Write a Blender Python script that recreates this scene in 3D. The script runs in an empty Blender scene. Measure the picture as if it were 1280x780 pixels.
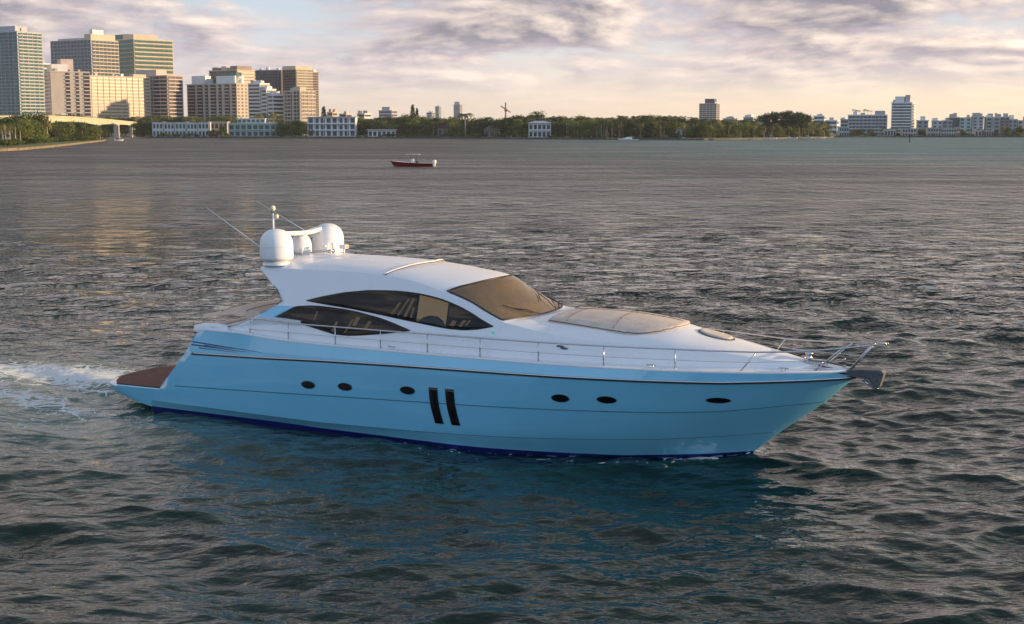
import bpy, bmesh, math, random
import numpy as np
from mathutils import Vector, Matrix
R = math.radians
SC = bpy.context.scene
COL = SC.collection
# ------------------------------------------------------------------ camera
F, H, CX, CY, HY = 1750., 8.9, 640., 390., 160.
PITCH = math.atan((CY-HY)/F)
cam = bpy.data.cameras.new('camera'); camo = bpy.data.objects.new('camera', cam); COL.objects.link(camo)
cam.sensor_width = 36; cam.lens = 36*F/1280.; cam.clip_end = 60000; cam.clip_start = .5
camo.location = (0, 0, H); camo.rotation_euler = (math.pi/2-PITCH, 0, 0); SC.camera = camo
# ------------------------------------------------------------------ light
SUN_AZ, SUN_EL = 1., 8.5            # degrees anticlockwise from +X, elevation
SKY_STRENGTH = 0.1
EXPOSURE = 0.58
SC.view_settings.view_transform = 'Standard'; SC.view_settings.look = 'None'
SC.view_settings.exposure = EXPOSURE; SC.view_settings.gamma = 1; SC.view_settings.use_curve_mapping = False
sd = Vector((math.cos(R(SUN_AZ))*math.cos(R(SUN_EL)), math.sin(R(SUN_AZ))*math.cos(R(SUN_EL)), math.sin(R(SUN_EL))))
sun = bpy.data.lights.new('sun', 'SUN'); sun.energy = 4.8; sun.angle = R(.9); sun.color = (1, .69, .38)
suno = bpy.data.objects.new('sun', sun); COL.objects.link(suno)
suno.rotation_euler = sd.to_track_quat('Z', 'Y').to_euler(); suno.location = (60, -20, 60)

class NT:
    """tiny node-tree writer"""
    def __init__(s, tree): s.t = tree; s.n = tree.nodes; s.l = tree.links; s.n.clear()
    def a(s, typ, ins=None, **kw):
        nd = s.n.new(typ)
        for k, v in kw.items(): setattr(nd, k, v)
        for k, v in (ins or {}).items():
            sk = nd.inputs[k]
            if isinstance(v, bpy.types.NodeSocket): s.l.new(v, sk)
            elif isinstance(v, bpy.types.Node): s.l.new(v.outputs[0], sk)
            else: sk.default_value = v
        return nd
    def m(s, op, x, y=None, z=None, clamp=False):
        d = {0: x}
        if y is not None: d[1] = y
        if z is not None: d[2] = z
        nd = s.a('ShaderNodeMath', d, operation=op); nd.use_clamp = clamp; return nd.outputs[0]
    def ramp(s, f, stops, interp='LINEAR'):
        nd = s.a('ShaderNodeValToRGB', {0: f}); cr = nd.color_ramp; cr.interpolation = interp
        while len(cr.elements) < len(stops): cr.elements.new(.5)
        for e, (p, c) in zip(cr.elements, stops):
            e.position = p; e.color = (*c, 1) if len(c) == 3 else c
        return nd.outputs[0]
    def mix(s, f, a, b, mode='MIX'):
        nd = s.a('ShaderNodeMix', data_type='RGBA', blend_type=mode)
        for sk, v in ((nd.inputs[0], f), (nd.inputs[6], a), (nd.inputs[7], b)):
            if isinstance(v, bpy.types.NodeSocket): s.l.new(v, sk)
            elif isinstance(v, (int, float)): sk.default_value = v
            else: sk.default_value = (*v, 1) if len(v) == 3 else v
        return nd.outputs[2]
    def noise(s, vec, scale, detail=4, rough=.5, dist=0):
        return s.a('ShaderNodeTexNoise', {'Vector': vec, 'Scale': scale, 'Detail': detail, 'Roughness': rough, 'Distortion': dist}).outputs[0]
    def xyz(s, x, y, z): return s.a('ShaderNodeCombineXYZ', {0: x, 1: y, 2: z}).outputs[0]
    def maprange(s, v, a, b, c=0., d=1.):
        return s.a('ShaderNodeMapRange', {0: v, 1: a, 2: b, 3: c, 4: d}, interpolation_type='SMOOTHSTEP').outputs[0]

w = bpy.data.worlds.new('World'); SC.world = w; w.use_nodes = True
T = NT(w.node_tree)
sky = T.a('ShaderNodeTexSky', sky_type='NISHITA', sun_disc=False, sun_elevation=R(SUN_EL), sun_rotation=R(90-SUN_AZ), air_density=1., dust_density=1.5)
gen = T.a('ShaderNodeTexCoord').outputs['Generated']
d = T.a('ShaderNodeVectorMath', {0: gen}, operation='NORMALIZE').outputs[0]
sp = T.a('ShaderNodeSeparateXYZ', {0: d}); dx, dy, dz = sp.outputs
el = T.m('MAXIMUM', dz, 0.)
sunward = T.m('ADD', T.m('MULTIPLY', dx, math.cos(R(SUN_AZ))), T.m('MULTIPLY', dy, math.sin(R(SUN_AZ))))   # 1 toward the sun
# cloud field: bands get finer towards the horizon
zc = T.m('POWER', el, .62)
cv = T.xyz(dx, dy, T.m('MULTIPLY', zc, 2.1))
warp = T.noise(cv, 3., 3)
n1 = T.noise(cv, 6.8, 9, .56, .25)
cv2 = T.xyz(T.m('ADD', dx, .012), dy, T.m('ADD', T.m('MULTIPLY', zc, 2.1), .016))
n2 = T.noise(cv2, 6.8, 9, .56, .25)
fine = T.noise(cv, 30., 7, .6, .1)
lit = T.m('ADD', T.m('MULTIPLY', T.m('SUBTRACT', n1, n2), 5.5), T.m('ADD', .27, T.m('MULTIPLY', T.m('SUBTRACT', fine, .5), .8)), clamp=True)
cover = T.maprange(T.m('ADD', n1, T.m('MULTIPLY', T.m('SUBTRACT', fine, .5), .22)), .33, .47)
# behind the camera the cloud opens to blue
front = T.maprange(dy, -.75, .35)
cover = T.m('MULTIPLY', cover, T.m('ADD', T.m('MULTIPLY', front, .80), .20))
low = T.maprange(el, .012, .052)             # thin out right above the horizon
cover = T.m('MULTIPLY', cover, T.m('ADD', .12, T.m('MULTIPLY', low, .88)))
S = 10.
def c(*v): return tuple(x*S for x in v)
sw = T.maprange(sunward, -.5, .75)
darkc = T.mix(sw, c(.33, .30, .345), c(.47, .40, .42))
thick = T.maprange(n1, .50, .68)
darkc = T.mix(T.m('MULTIPLY', thick, .45), darkc, c(.26, .235, .29))
darkc = T.mix(T.m('MULTIPLY', T.maprange(el, .035, .075), T.m('MULTIPLY', T.maprange(n1, .44, .56), .85)), darkc, c(.165, .165, .205))
lightc = T.mix(sw, c(.74, .63, .575), c(.98, .79, .62))
hi = T.maprange(el, .12, .5); zen = T.maprange(el, .30, .75)
cloudc = T.mix(lit, darkc, lightc)
cloudc = T.mix(T.m('MULTIPLY', hi, .8), cloudc, T.mix(lit, c(.36, .315, .285), c(.72, .60, .50)))
hz = T.mix(sw, c(.66, .545, .50), c(1.28, .97, .55))
upper = T.mix(T.maprange(el, .02, .10), T.mix(sw, c(.60, .58, .62), c(.88, .76, .62)), c(.44, .52, .62))
upper = T.mix(T.maprange(el, .12, .7), upper, c(.15, .27, .46))
base = T.mix(T.maprange(el, .0, .055), hz, upper)
back = T.maprange(dy, .1, -.7)
base = T.mix(T.m('MULTIPLY', back, .8), base, T.mix(T.maprange(el, 0, .6), c(.66, .88, 1.15), c(.28, .50, .90)))
base = T.mix(.18, base, sky.outputs[0])
cloudc = T.mix(T.m('MULTIPLY', zen, .85), cloudc, T.mix(lit, c(.11, .13, .17), c(.42, .42, .43)))
col = T.mix(cover, base, cloudc)
bg = T.a('ShaderNodeBackground', {'Color': col, 'Strength': SKY_STRENGTH})
T.a('ShaderNodeOutputWorld', {'Surface': bg.outputs[0]})

# ------------------------------------------------------------------ helpers
def P3(px, py, Y):
    """point on the sight line of a photo pixel at world depth Y"""
    k = Y/(math.cos(PITCH)+math.sin(PITCH)*0-0) if False else None
    fwd = np.array([0, math.cos(PITCH), -math.sin(PITCH)]); up = np.array([0, math.sin(PITCH), math.cos(PITCH)])
    r = fwd+np.array([1., 0, 0])*(px-CX)/F+up*(CY-py)/F
    r = r*(Y/r[1]); return Vector((r[0], Y, H+r[2]))
def zat(py, Y): return P3(640, py, Y).z
def xat(px, Y): return P3(px, 165, Y).x
def mat(name, base, rough=.6, metal=0., var=.12, vscale=3., spec=.5, bump=0., bscale=20., coat=0., emit=None, estr=0., alt=None):
    mt = bpy.data.materials.new(name); mt.use_nodes = True; t = NT(mt.node_tree)
    co = t.a('ShaderNodeTexCoord').outputs['Object']
    n = t.noise(co, vscale, 5, .6)
    b2 = alt or tuple(x*(1-var) for x in base); b1 = base if alt else tuple(min(1, x*(1+var*.6)) for x in base)
    cc = t.mix(t.maprange(n, .35, .65), b2, b1)
    ins = {'Base Color': cc, 'Roughness': t.m('ADD', rough, t.m('MULTIPLY', t.m('SUBTRACT', n, .5), .1), clamp=True), 'Metallic': metal, 'Specular IOR Level': spec, 'Coat Weight': coat}
    if emit: ins['Emission Color'] = (*emit, 1); ins['Emission Strength'] = estr
    if bump:
        ins['Normal'] = t.a('ShaderNodeBump', {'Height': t.noise(co, bscale, 4), 'Strength': bump, 'Distance': .02}).outputs[0]
    p = t.a('ShaderNodeBsdfPrincipled', ins)
    t.a('ShaderNodeOutputMaterial', {'Surface': p.outputs[0]})
    return mt
def tag(o, label=None, cat=None, group=None, kind=None):
    if label: o['label'] = label
    if cat: o['category'] = cat
    if group: o['group'] = group
    if kind: o['kind'] = kind
    return o
def empty(name, loc=(0, 0, 0), rz=0., label=None, cat=None, group=None):
    o = bpy.data.objects.new(name, None); COL.objects.link(o); o.location = loc; o.rotation_euler = (0, 0, rz)
    o.empty_display_size = .2
    return tag(o, label, cat, group)
def add(o, parent=None):
    COL.objects.link(o)
    if parent: o.parent = parent
    return o
class MB:
    def __init__(s): s.v = []; s.f = []; s.mi = []
    def poly(s, pts, mi=0):
        i = len(s.v); s.v += [tuple(p) for p in pts]; s.f.append(tuple(range(i, i+len(pts)))); s.mi.append(mi); return s
    def box(s, x0, y0, z0, x1, y1, z1, mi=0):
        i = len(s.v)
        s.v += [(x0, y0, z0), (x1, y0, z0), (x1, y1, z0), (x0, y1, z0), (x0, y0, z1), (x1, y0, z1), (x1, y1, z1), (x0, y1, z1)]
        for f in ((3, 2, 1, 0), (4, 5, 6, 7), (0, 1, 5, 4), (1, 2, 6, 5), (2, 3, 7, 6), (3, 0, 4, 7)):
            s.f.append(tuple(i+k for k in f)); s.mi.append(mi)
        return s
    def grid(s, rows, mi=0, closed=False, flip=False):
        """rows: list of equal-length point lists"""
        i = len(s.v); n = len(rows[0])
        for r in rows: s.v += [tuple(p) for p in r]
        for a in range(len(rows)-1):
            for b in range(n if closed else n-1):
                b2 = (b+1) % n
                q = (i+a*n+b, i+a*n+b2, i+(a+1)*n+b2, i+(a+1)*n+b)
                s.f.append(q[::-1] if flip else q); s.mi.append(mi if not callable(mi) else mi(a, b))
        return s
    def tube(s, pts, r, n=8, mi=0, cap=True):
        pts = [Vector(p) for p in pts]; rs = r if isinstance(r, (list, tuple)) else [r]*len(pts)
        rows = []
        for k, p in enumerate(pts):
            dv = (pts[min(k+1, len(pts)-1)]-pts[max(k-1, 0)]).normalized()
            a = dv.orthogonal().normalized() if k == 0 else (a0-dv*a0.dot(dv)).normalized()
            a0 = a; b = dv.cross(a)
            rows.append([p+(a*math.cos(2*math.pi*q/n)+b*math.sin(2*math.pi*q/n))*rs[k] for q in range(n)])
        s.grid(rows, mi, closed=True)
        if cap: s.poly(rows[0][::-1], mi); s.poly(rows[-1], mi)
        return s
    def lathe(s, prof, cx=0, cy=0, z=0, n=24, mi=0, sx=1., sy=1.):
        rows = [[(cx+r*sx*math.cos(2*math.pi*q/n), cy+r*sy*math.sin(2*math.pi*q/n), z+h) for q in range(n)] for r, h in prof]
        s.grid(rows, mi, closed=True); s.poly(rows[0][::-1], mi); s.poly(rows[-1], mi); return s
    def build(s, name, mats, parent=None, smooth=False, angle=None, fix=True):
        me = bpy.data.meshes.new(name); me.from_pydata(s.v, [], s.f)
        for m_ in (mats if isinstance(mats, (list, tuple)) else [mats]): me.materials.append(m_)
        me.polygons.foreach_set('material_index', s.mi)
        if fix:
            bm = bmesh.new(); bm.from_mesh(me); bmesh.ops.remove_doubles(bm, verts=bm.verts, dist=1e-4)
            bmesh.ops.recalc_face_normals(bm, faces=bm.faces); bm.to_mesh(me); bm.free()
        if smooth:
            me.polygons.foreach_set('use_smooth', [True]*len(me.polygons))
            if angle: me.set_sharp_from_angle(angle=R(angle))
        o = bpy.data.objects.new(name, me); return add(o, parent)
def rep(o, parent, loc, rz=None):
    """copy of a mesh part sharing its data"""
    q = o.copy(); add(q, parent); q.location = loc
    if rz is not None: q.rotation_euler = (0, 0, rz)
    return q
def bevel(o, wd, seg=2):
    m_ = o.modifiers.new('bevel', 'BEVEL'); m_.width = wd; m_.segments = seg; m_.limit_method = 'ANGLE'; return o

# ------------------------------------------------------------------ yacht pose (needed by the water too)
YB = np.array([6.3338, 37.3802]); YT = .47298
YU = np.array([math.cos(YT), -math.sin(YT)]); YN = np.array([math.sin(YT), math.cos(YT)])
def interp(x, tab): 
    return float(np.interp(x, [a for a, b in tab], [b for a, b in tab]))
def planf(x, xe, xs, bm_, bt, p, q):
    xm = -8.
    if x >= xe: return 0.
    if x > xm: return bm_*(1-((x-xm)/(xe-xm))**p)**q
    return bm_-(bm_-bt)*((xm-x)/(xm-xs))**2
# name, x bow, x aft, x for taper, beam, aft beam, p, q, z table
CURVES = [
 ('sheer', 3.01, -16.62, -18.6, 2.75, 2.5, 2.6, .8, [(-16.6, 2.74), (-15, 2.73), (-13.8, 2.64), (-12, 2.6), (-9, 2.58), (-1.7, 2.575), (1, 2.58), (3.01, 2.60)]),
 ('rub', 2.97, -17.15, -18.6, 2.82, 2.55, 2.5, .8, [(-17.1, 2.0), (-13.75, 2.1), (-12, 2.17), (-9.4, 2.24), (-6.7, 2.28), (-3.2, 2.31), (-.13, 2.34), (2.2, 2.43), (2.97, 2.46)]),
 ('knuckle', 2.22, -18.2, -19.5, 2.68, 2.5, 2.2, .85, [(-18.2, .88), (-13.9, 1.03), (-12.1, 1.1), (-8.5, 1.22), (-5.8, 1.30), (-3.3, 1.37), (-1.55, 1.42), (-.2, 1.49), (1.6, 1.69), (2.22, 1.74)]),
 ('lower', 1.03, -18.75, -20., 2.5, 2.4, 1.9, .9, [(-18.7, .32), (-15.2, .27), (-12.2, .24), (-8.6, .32), (-5.9, .41), (-3.45, .51), (-2, .57), (-.4, .69), (.33, .75), (1.03, .82)]),
 ('boot', .30, -18.9, -19.5, 2.3, 2.25, 1.6, .95, [(-18.9, .09), (-14, .06), (-12.4, .03), (-7, -.01), (-3, .0), (-1, .1), (.3, .2)]),
 ('deep', -.4, -18.9, -19.5, 2.15, 2.1, 1.5, 1., [(-18.9, -.3), (-8, -.42), (-.4, -.3)]),
 ('keel', -1.5, -18.9, -19.5, .05, .05, 1.5, 1., [(-18.9, -.7), (-8, -.95), (-1.5, -.7)]),
]
def curve_pts(cv_, N):
    nm, xe, xa, xs, b1, b2, p, q, zt = cv_
    out = []
    for i in range(N+1):
        t = i/N; t = 1-(1-t)**1.45
        x = xa+(xe-xa)*t
        out.append((x, planf(x, xe, xs, b1, b2, p, q), interp(x, zt)))
    return out
NH = 110
HC = [curve_pts(k, NH) for k in CURVES]
STEM = [(3.01, 2.60), (2.97, 2.46), (2.22, 1.74), (1.03, .82), (.30, .2), (-.4, -.3), (-1.5, -.7)]
HA = [np.array(k) for k in HC]
def hull_y(x, z):
    zs, ys = [], []
    for A in HA:
        if x <= A[-1][0]: zs.append(np.interp(x, A[:, 0], A[:, 2])); ys.append(np.interp(x, A[:, 0], A[:, 1]))
    sx = [a for a, b in STEM][::-1]; sz = [b for a, b in STEM][::-1]
    if x > -1.5: zs.append(np.interp(x, sx, sz)); ys.append(0.)
    o = np.argsort(zs); return float(np.interp(z, np.array(zs)[o], np.array(ys)[o]))
def bsheer(x): return planf(x, *CURVES[0][1:2], CURVES[0][3], *CURVES[0][4:8])

# ------------------------------------------------------------------ water
def build_water():
    rng = np.random.default_rng(7)
    r = [15.]
    while r[-1] < 14000:
        x = r[-1]
        r.append(x+min(max(.11, x*x/15500.), .022*x if x < 2500 else .08*x))
    r = np.array(r); half = R(27)
    A = np.concatenate([np.linspace(-math.pi, -half, 46)[:-1], np.linspace(-half, half, 760), np.linspace(half, math.pi, 46)[1:]])
    nr, na = len(r), len(A)
    X = (r[:, None]*np.sin(A)[None]).ravel(); Y = (r[:, None]*np.cos(A)[None]).ravel()
    dr = np.gradient(r); sp_ = np.maximum(np.repeat(dr, na), np.repeat(r, na)*(2*half/760)*.8)
    dense = np.tile((np.abs(A) <= half+1e-6).astype(float), nr)
    # yacht-local coordinates
    lx = (X-YB[0])*YU[0]+(Y-YB[1])*YU[1]; ly = (X-YB[0])*YN[0]+(Y-YB[1])*YN[1]
    wake = np.clip((-lx-17.5)/5, 0, 1)*np.exp(-((ly+.6+.0*lx)/(3.2+.10*np.clip(-lx-18, 0, 80)))**2)*np.exp(-np.clip(-lx-18, 0, None)/40)
    side = np.exp(-(((lx+20.5)/7.5)**2+((ly+5.0)/4.4)**2))
    turb = np.clip(wake+side*.9+.5*np.exp(-(((lx+25)/6.)**2+((ly+2.)/3.5)**2)), 0, 1)
    Z = np.zeros_like(X); DX = np.zeros_like(X); DY = np.zeros_like(X)
    wd = math.radians(-103)
    amp_mod = .75+.5*(np.sin(X*.021+Y*.013+1)*np.sin(Y*.017-X*.006+2))*.5+.25*np.sin(X*.09-Y*.05)*np.sin(Y*.06+.7)
    NW = 84
    for i in range(NW):
        lam = .48*(12/.48)**((i+rng.random())/NW)
        th = wd+rng.normal(0, .62 if lam < 2 else .48)
        k = 2*math.pi/lam
        s_ = .052*(1.3/max(lam, 1.3))**.42
        if lam > 5: s_ *= .75
        a = s_/k*math.sqrt(60/NW)*1.0
        ph = rng.random()*6.283
        fade = np.clip((lam/sp_-2.2)/2.5, 0, 1); fade = fade*fade*(3-2*fade)*dense
        fade = fade*amp_mod
        arg = k*(X*math.cos(th)+Y*math.sin(th))+ph
        cs = np.cos(arg)*a*fade; Z += cs
        sn = np.sin(arg)*a*fade*1.15
        DX -= sn*math.cos(th); DY -= sn*math.sin(th)
    calm = 1-.45*turb
    Z *= calm
    # wake swell
    hullb = np.array([2.3 if -19 < q < -6 else 0 for q in (0,)])
    bl = np.where(lx > 0, 0, np.where(lx > -8, 2.05*np.clip(1-((lx+8)/8.2).clip(0, 1)**1.6, 0, 1), 2.0))
    dh = np.abs(ly)-bl
    near = np.clip(1-np.abs(dh)/1.6, 0, 1)*((lx > -19.5) & (lx < .6))
    inside = (dh < 0) & (lx > -19) & (lx < .4)
    Z = np.where(inside, -.24, Z)
    Z = Z*(1-.5*near); Z -= .13*near*np.clip((-lx-1)/3, 0, 1)
    Z += .13*np.exp(-((lx-.3)**2+(ly*1.1)**2)/.8)
    Z += turb*.13*np.sin(lx*.8+ly*1.1+np.sin(ly*.7)*1.5)*np.exp(-np.abs(sp_-.1))
    Z += .10*np.exp(-((ly+4.6+.28*(lx+18))/.7)**2)*np.clip((-lx-15)/3, 0, 1)*np.exp(-np.clip(-lx-18, 0, None)/10)
    Z = np.where((lx < -18.6) & (lx > -22.3) & (np.abs(ly) < 2.6), np.minimum(Z, .02)-.05, Z)
    keep = np.where(inside, 0, 1)
    V = np.stack([X+DX*keep, Y+DY*keep, Z], 1).astype(np.float32)
    # centre fan point
    V = np.concatenate([V, np.array([[0, 0, 0]], np.float32)])
    ii = np.arange(nr-1)[:, None]*na+np.arange(na-1)[None]
    q = np.stack([ii, ii+1, ii+1+na, ii+na], -1).reshape(-1, 4)[:, ::-1]
    tri = np.stack([np.arange(na-1), np.full(na-1, nr*na), np.arange(1, na)], 1)[:, ::-1]
    me = bpy.data.meshes.new('water')
    nq, nt = len(q), len(tri)
    me.vertices.add(len(V)); me.vertices.foreach_set('co', V.ravel())
    me.loops.add(nq*4+nt*3); me.loops.foreach_set('vertex_index', np.concatenate([q.ravel(), tri.ravel()]).astype(np.int32))
    me.polygons.add(nq+nt)
    me.polygons.foreach_set('loop_start', np.concatenate([np.arange(nq)*4, nq*4+np.arange(nt)*3]).astype(np.int32))
    me.polygons.foreach_set('use_smooth', np.ones(nq+nt, bool))
    me.update(calc_edges=True); me.validate()
    foam = np.clip((-lx-20.2)/2, 0, 1)*np.exp(-((ly-1.3)/(1.8+.05*np.clip(-lx-20, 0, 60)))**2)*np.exp(-np.clip(-lx-20, 0, None)/30)*1.0
    foam += .62*np.clip((-lx-19)/3, 0, 1)*np.exp(-((ly+4.4+.28*(lx+18))/.6)**2)*np.exp(-np.clip(-lx-18, 0, None)/9)
    foam += .50*turb
    foam += np.clip(1-np.abs(dh-.12)/.42, 0, 1)*((lx > -11) & (lx < .5))*.52
    foam += .52*np.exp(-((dh-.9)/.8)**2)*((lx > -10) & (lx < -.5))
    foam += .34*np.exp(-(((lx+24.5)/4.5)**2+((ly+3.4+.5*np.sin(lx*.8))/.45)**2))+.30*np.exp(-(((lx+22.)/4)**2+((ly+5.8+.5*np.sin(lx*1.1))/.4)**2))+.22*np.exp(-(((lx+19.)/4)**2+((ly+7.2+.4*np.sin(lx*1.3+1))/.4)**2))
    foam += .35*np.exp(-((lx+.9)**2/1.6+(dh-.2)**2/.2))
    foam += .5*np.exp(-(((X+48)/2.2)**2+((Y-169.2)/1.6)**2))
    foam += .9*np.exp(-(((X+19)/3)**2+((Y-329)/1.2)**2))
    shoal = np.clip((Y-230)/250, 0, 1)*np.clip((X+40)/160, 0, 1)
    for nm, arr in (('foam', foam), ('turb', turb), ('shoal', shoal)):
        at = me.attributes.new(nm, 'FLOAT', 'POINT'); at.data.foreach_set('value', np.concatenate([arr, [0]]).astype(np.float32))
    mt = bpy.data.materials.new('sea water'); mt.use_nodes = True; t = NT(mt.node_tree)
    co = t.a('ShaderNodeTexCoord').outputs['Object']
    af = t.a('ShaderNodeAttribute', attribute_name='foam').outputs['Fac']
    atb = t.a('ShaderNodeAttribute', attribute_name='turb').outputs['Fac']
    ash = t.a('ShaderNodeAttribute', attribute_name='shoal').outputs['Fac']
    mp = t.a('ShaderNodeMapping', {'Vector': co, 'Scale': (.75, 1.25, 1.)}).outputs[0]
    mp2 = t.a('ShaderNodeMapping', {'Vector': co, 'Scale': (.9, 1.0, 1.)}).outputs[0]
    b1 = t.noise(mp, 1.5, 3, .5, .1); b2 = t.noise(mp, .5, 3, .5)
    b3 = t.noise(mp, 7., 3, .6); b4 = t.noise(mp2, .15, 4, .6); b6 = t.noise(mp2, .42, 4, .6); b5 = t.noise(mp, .035, 4, .6); b9 = t.noise(t.a('ShaderNodeMapping', {'Vector': co, 'Scale': (.22, .055, 1.)}).outputs[0], 1., 5, .68)
    camd = t.a('ShaderNodeCameraData').outputs['View Distance'] if False else t.a('ShaderNodeVectorMath', {0: co}, operation='LENGTH').outputs['Value']
    midf = t.maprange(camd, 38., 110.); farf = t.maprange(camd, 80., 240.); farf2 = t.maprange(camd, 300., 1200.)
    b8 = t.noise(mp, 4.2, 4, .6, .2); b7 = t.noise(t.a('ShaderNodeMapping', {'Vector': co, 'Scale': (.012, .05, 1.)}).outputs[0], 1., 5, .62)
    hgt = t.m('ADD', t.m('MULTIPLY', b1, .13), t.m('MULTIPLY', b2, .10))
    hgt = t.m('ADD', hgt, t.m('ADD', t.m('ADD', t.m('MULTIPLY', t.m('MULTIPLY', b4, 4.2), farf), t.m('MULTIPLY', t.m('MULTIPLY', b6, 2.3), midf)), t.m('ADD', t.m('MULTIPLY', t.m('MULTIPLY', b5, 9.), farf2), t.m('MULTIPLY', t.m('MULTIPLY', b9, 9.), t.maprange(camd, 110., 330.)))))
    bmp = t.a('ShaderNodeBump', {'Height': hgt, 'Strength': 1., 'Distance': 1.}).outputs[0]
    fn = t.noise(t.a('ShaderNodeMapping', {'Vector': co, 'Scale': (.8, 1.2, 1.)}).outputs[0], 2.2, 8, .64, 1.6)
    fs = t.a('ShaderNodeTexVoronoi', {'Vector': t.a('ShaderNodeMix', {0: .35, 4: co, 5: t.a('ShaderNodeTexNoise', {'Vector': co, 'Scale': 1.5}).outputs[1]}, data_type='VECTOR').outputs[1], 'Scale': 1.7}, feature='DISTANCE_TO_EDGE').outputs[0]
    lace = t.maprange(fs, .07, .0)
    fm = t.m('ADD', fn, t.m('MULTIPLY', lace, .13))
    fac = t.maprange(t.m('ADD', fm, t.m('MULTIPLY', t.m('SUBTRACT', af, 1.), .42)), .475, .515)
    fac = t.m('MULTIPLY', fac, t.maprange(af, .03, .2))
    bc = t.mix(t.m('MULTIPLY', ash, .8), (.0012, .0165, .0140), (.035, .17, .18))
    bc = t.mix(t.m('MULTIPLY', atb, .75), bc, (.11, .19, .155))
    bc = t.mix(fac, bc, (.62, .66, .66))
    rg0 = t.m('ADD', .03, t.m('MULTIPLY', t.maprange(camd, 60., 260.), t.m('ADD', .17, t.m('ADD', t.m('MULTIPLY', t.maprange(b7, .38, .62), .14), t.m('MULTIPLY', t.maprange(camd, 130., 600.), .12)))))
    rg = t.m('ADD', rg0, t.m('MULTIPLY', fac, .5))
    p = t.a('ShaderNodeBsdfPrincipled', {'Base Color': bc, 'Roughness': rg, 'IOR': 1.333, 'Normal': bmp})
    t.a('ShaderNodeOutputMaterial', {'Surface': p.outputs[0]})
    me.materials.append(mt)
    o = bpy.data.objects.new('water', me); COL.objects.link(o); tag(o, 'choppy grey green bay water with a foamy wake behind the yacht', 'water', kind='structure')
build_water()
hz_ = MB().box(-14500, -14500, -3, 14500, 14500, 190).build('haze', [])
hmt = bpy.data.materials.new('sea haze'); hmt.use_nodes = True; t = NT(hmt.node_tree)
vo = t.a('ShaderNodeVolumePrincipled', {'Color': (.80, .84, .92, 1), 'Density': .00004})
t.a('ShaderNodeOutputMaterial', {'Volume': vo.outputs[0]}); hz_.data.materials.append(hmt)
tag(hz_, 'thin sea haze over the whole bay', 'haze', kind='stuff')
# ------------------------------------------------------------------ land
M_grass = mat('shore grass', (.10, .13, .035), .9, var=.4, vscale=.15)
M_wallc = mat('seawall concrete', (.10, .09, .08), .85, var=.35, vscale=.3)
M_sand = mat('bank of sand and rock', (.22, .17, .10), .9, var=.4, vscale=.4)
def land(name, pts, z, mt, label):
    m = MB(); top = [(x, y, z) for x, y in pts]; bot = [(x, y, -2) for x, y in pts]
    m.poly(top, 0)
    for i in range(len(pts)):
        j = (i+1) % len(pts); m.poly([bot[i], bot[j], top[j], top[i]], 1)
    return tag(m.build(name, [mt, M_sand]), label, 'ground', kind='structure')
def XY(px, Yd): return (xat(px, Yd), Yd)
land('mainland_ground', [XY(-900, 1475), XY(60, 1475), XY(200, 1475), XY(440, 1480), XY(1036, 1480), XY(1050, 1356), XY(1280, 1350), XY(1900, 1350), (7000, 5200), (-7000, 5200)], .9, M_grass, 'low green land under the far towers')
ISL = [XY(186, 1262), XY(440, 1240), XY(600, 1180), XY(740, 1090), XY(880, 1040), XY(960, 1100), XY(1030, 1215), XY(1042, 1290), XY(1020, 1400), XY(600, 1420), XY(176, 1400)]
land('island_ground', ISL, 1.15, M_grass, 'green residential island shore')
land('park_ground', [XY(-420, 470), XY(-60, 505), XY(0, 540), XY(30, 575), XY(60, 640), XY(90, 741), XY(112, 850), XY(128, 935), XY(132, 1000), XY(90, 1100), XY(-420, 1100)], 1.0, M_grass, 'grassy bank on the near left shore')
def wall_line(name, label, pts, h, th, mt):
    m = MB(); rows = []
    for i, (x, y) in enumerate(pts):
        rows.append([(x, y-th, -1.5), (x, y-th, h), (x, y+th*.4, h), (x, y+th*.4, -1.5)])
    m.grid(rows, closed=True); m.poly(rows[0]); m.poly(rows[-1]); o = m.build(name, mt); return tag(o, label, 'seawall')
wall_line('seawall', 'low dark seawall along the palm covered island shore', ISL[:8], 1.55, .5, M_wallc)
wall_line('seawall', 'grey seawall below the white blocks on the far right shore', [XY(1046, 1360), XY(1160, 1352), XY(1290, 1348), XY(1500, 1345)], 1.7, .5, M_wallc)

# ------------------------------------------------------------------ trees
def leafm(name, a, b): 
    mt = bpy.data.materials.new(name); mt.use_nodes = True; t = NT(mt.node_tree)
    co = t.a('ShaderNodeTexCoord').outputs['Object']; oi = t.a('ShaderNodeObjectInfo').outputs['Random']
    n = t.noise(co, 9., 4, .7); f = t.m('ADD', t.m('MULTIPLY', n, .9), t.m('MULTIPLY', t.m('SUBTRACT', oi, .5), .5), clamp=True)
    cc = t.mix(t.maprange(f, .3, .7), a, b)
    p = t.a('ShaderNodeBsdfPrincipled', {'Base Color': cc, 'Roughness': .65, 'Specular IOR Level': .25})
    tr = t.a('ShaderNodeBsdfTranslucent', {'Color': cc}); mx = t.a('ShaderNodeMixShader', {0: .25, 1: p.outputs[0], 2: tr.outputs[0]})
    t.a('ShaderNodeOutputMaterial', {'Surface': mx.outputs[0]}); return mt
M_leaf = leafm('broad leaves', (.038, .066, .016), (.16, .19, .042))
M_leafd = leafm('dark conifer needles', (.020, .045, .018), (.05, .08, .03))
M_palm = leafm('palm fronds', (.060, .085, .022), (.24, .21, .06))
M_bark = mat('tree bark', (.16, .12, .09), .9, var=.3)
M_pbark = mat('pale palm trunk', (.36, .30, .24), .9, var=.25)
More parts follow.
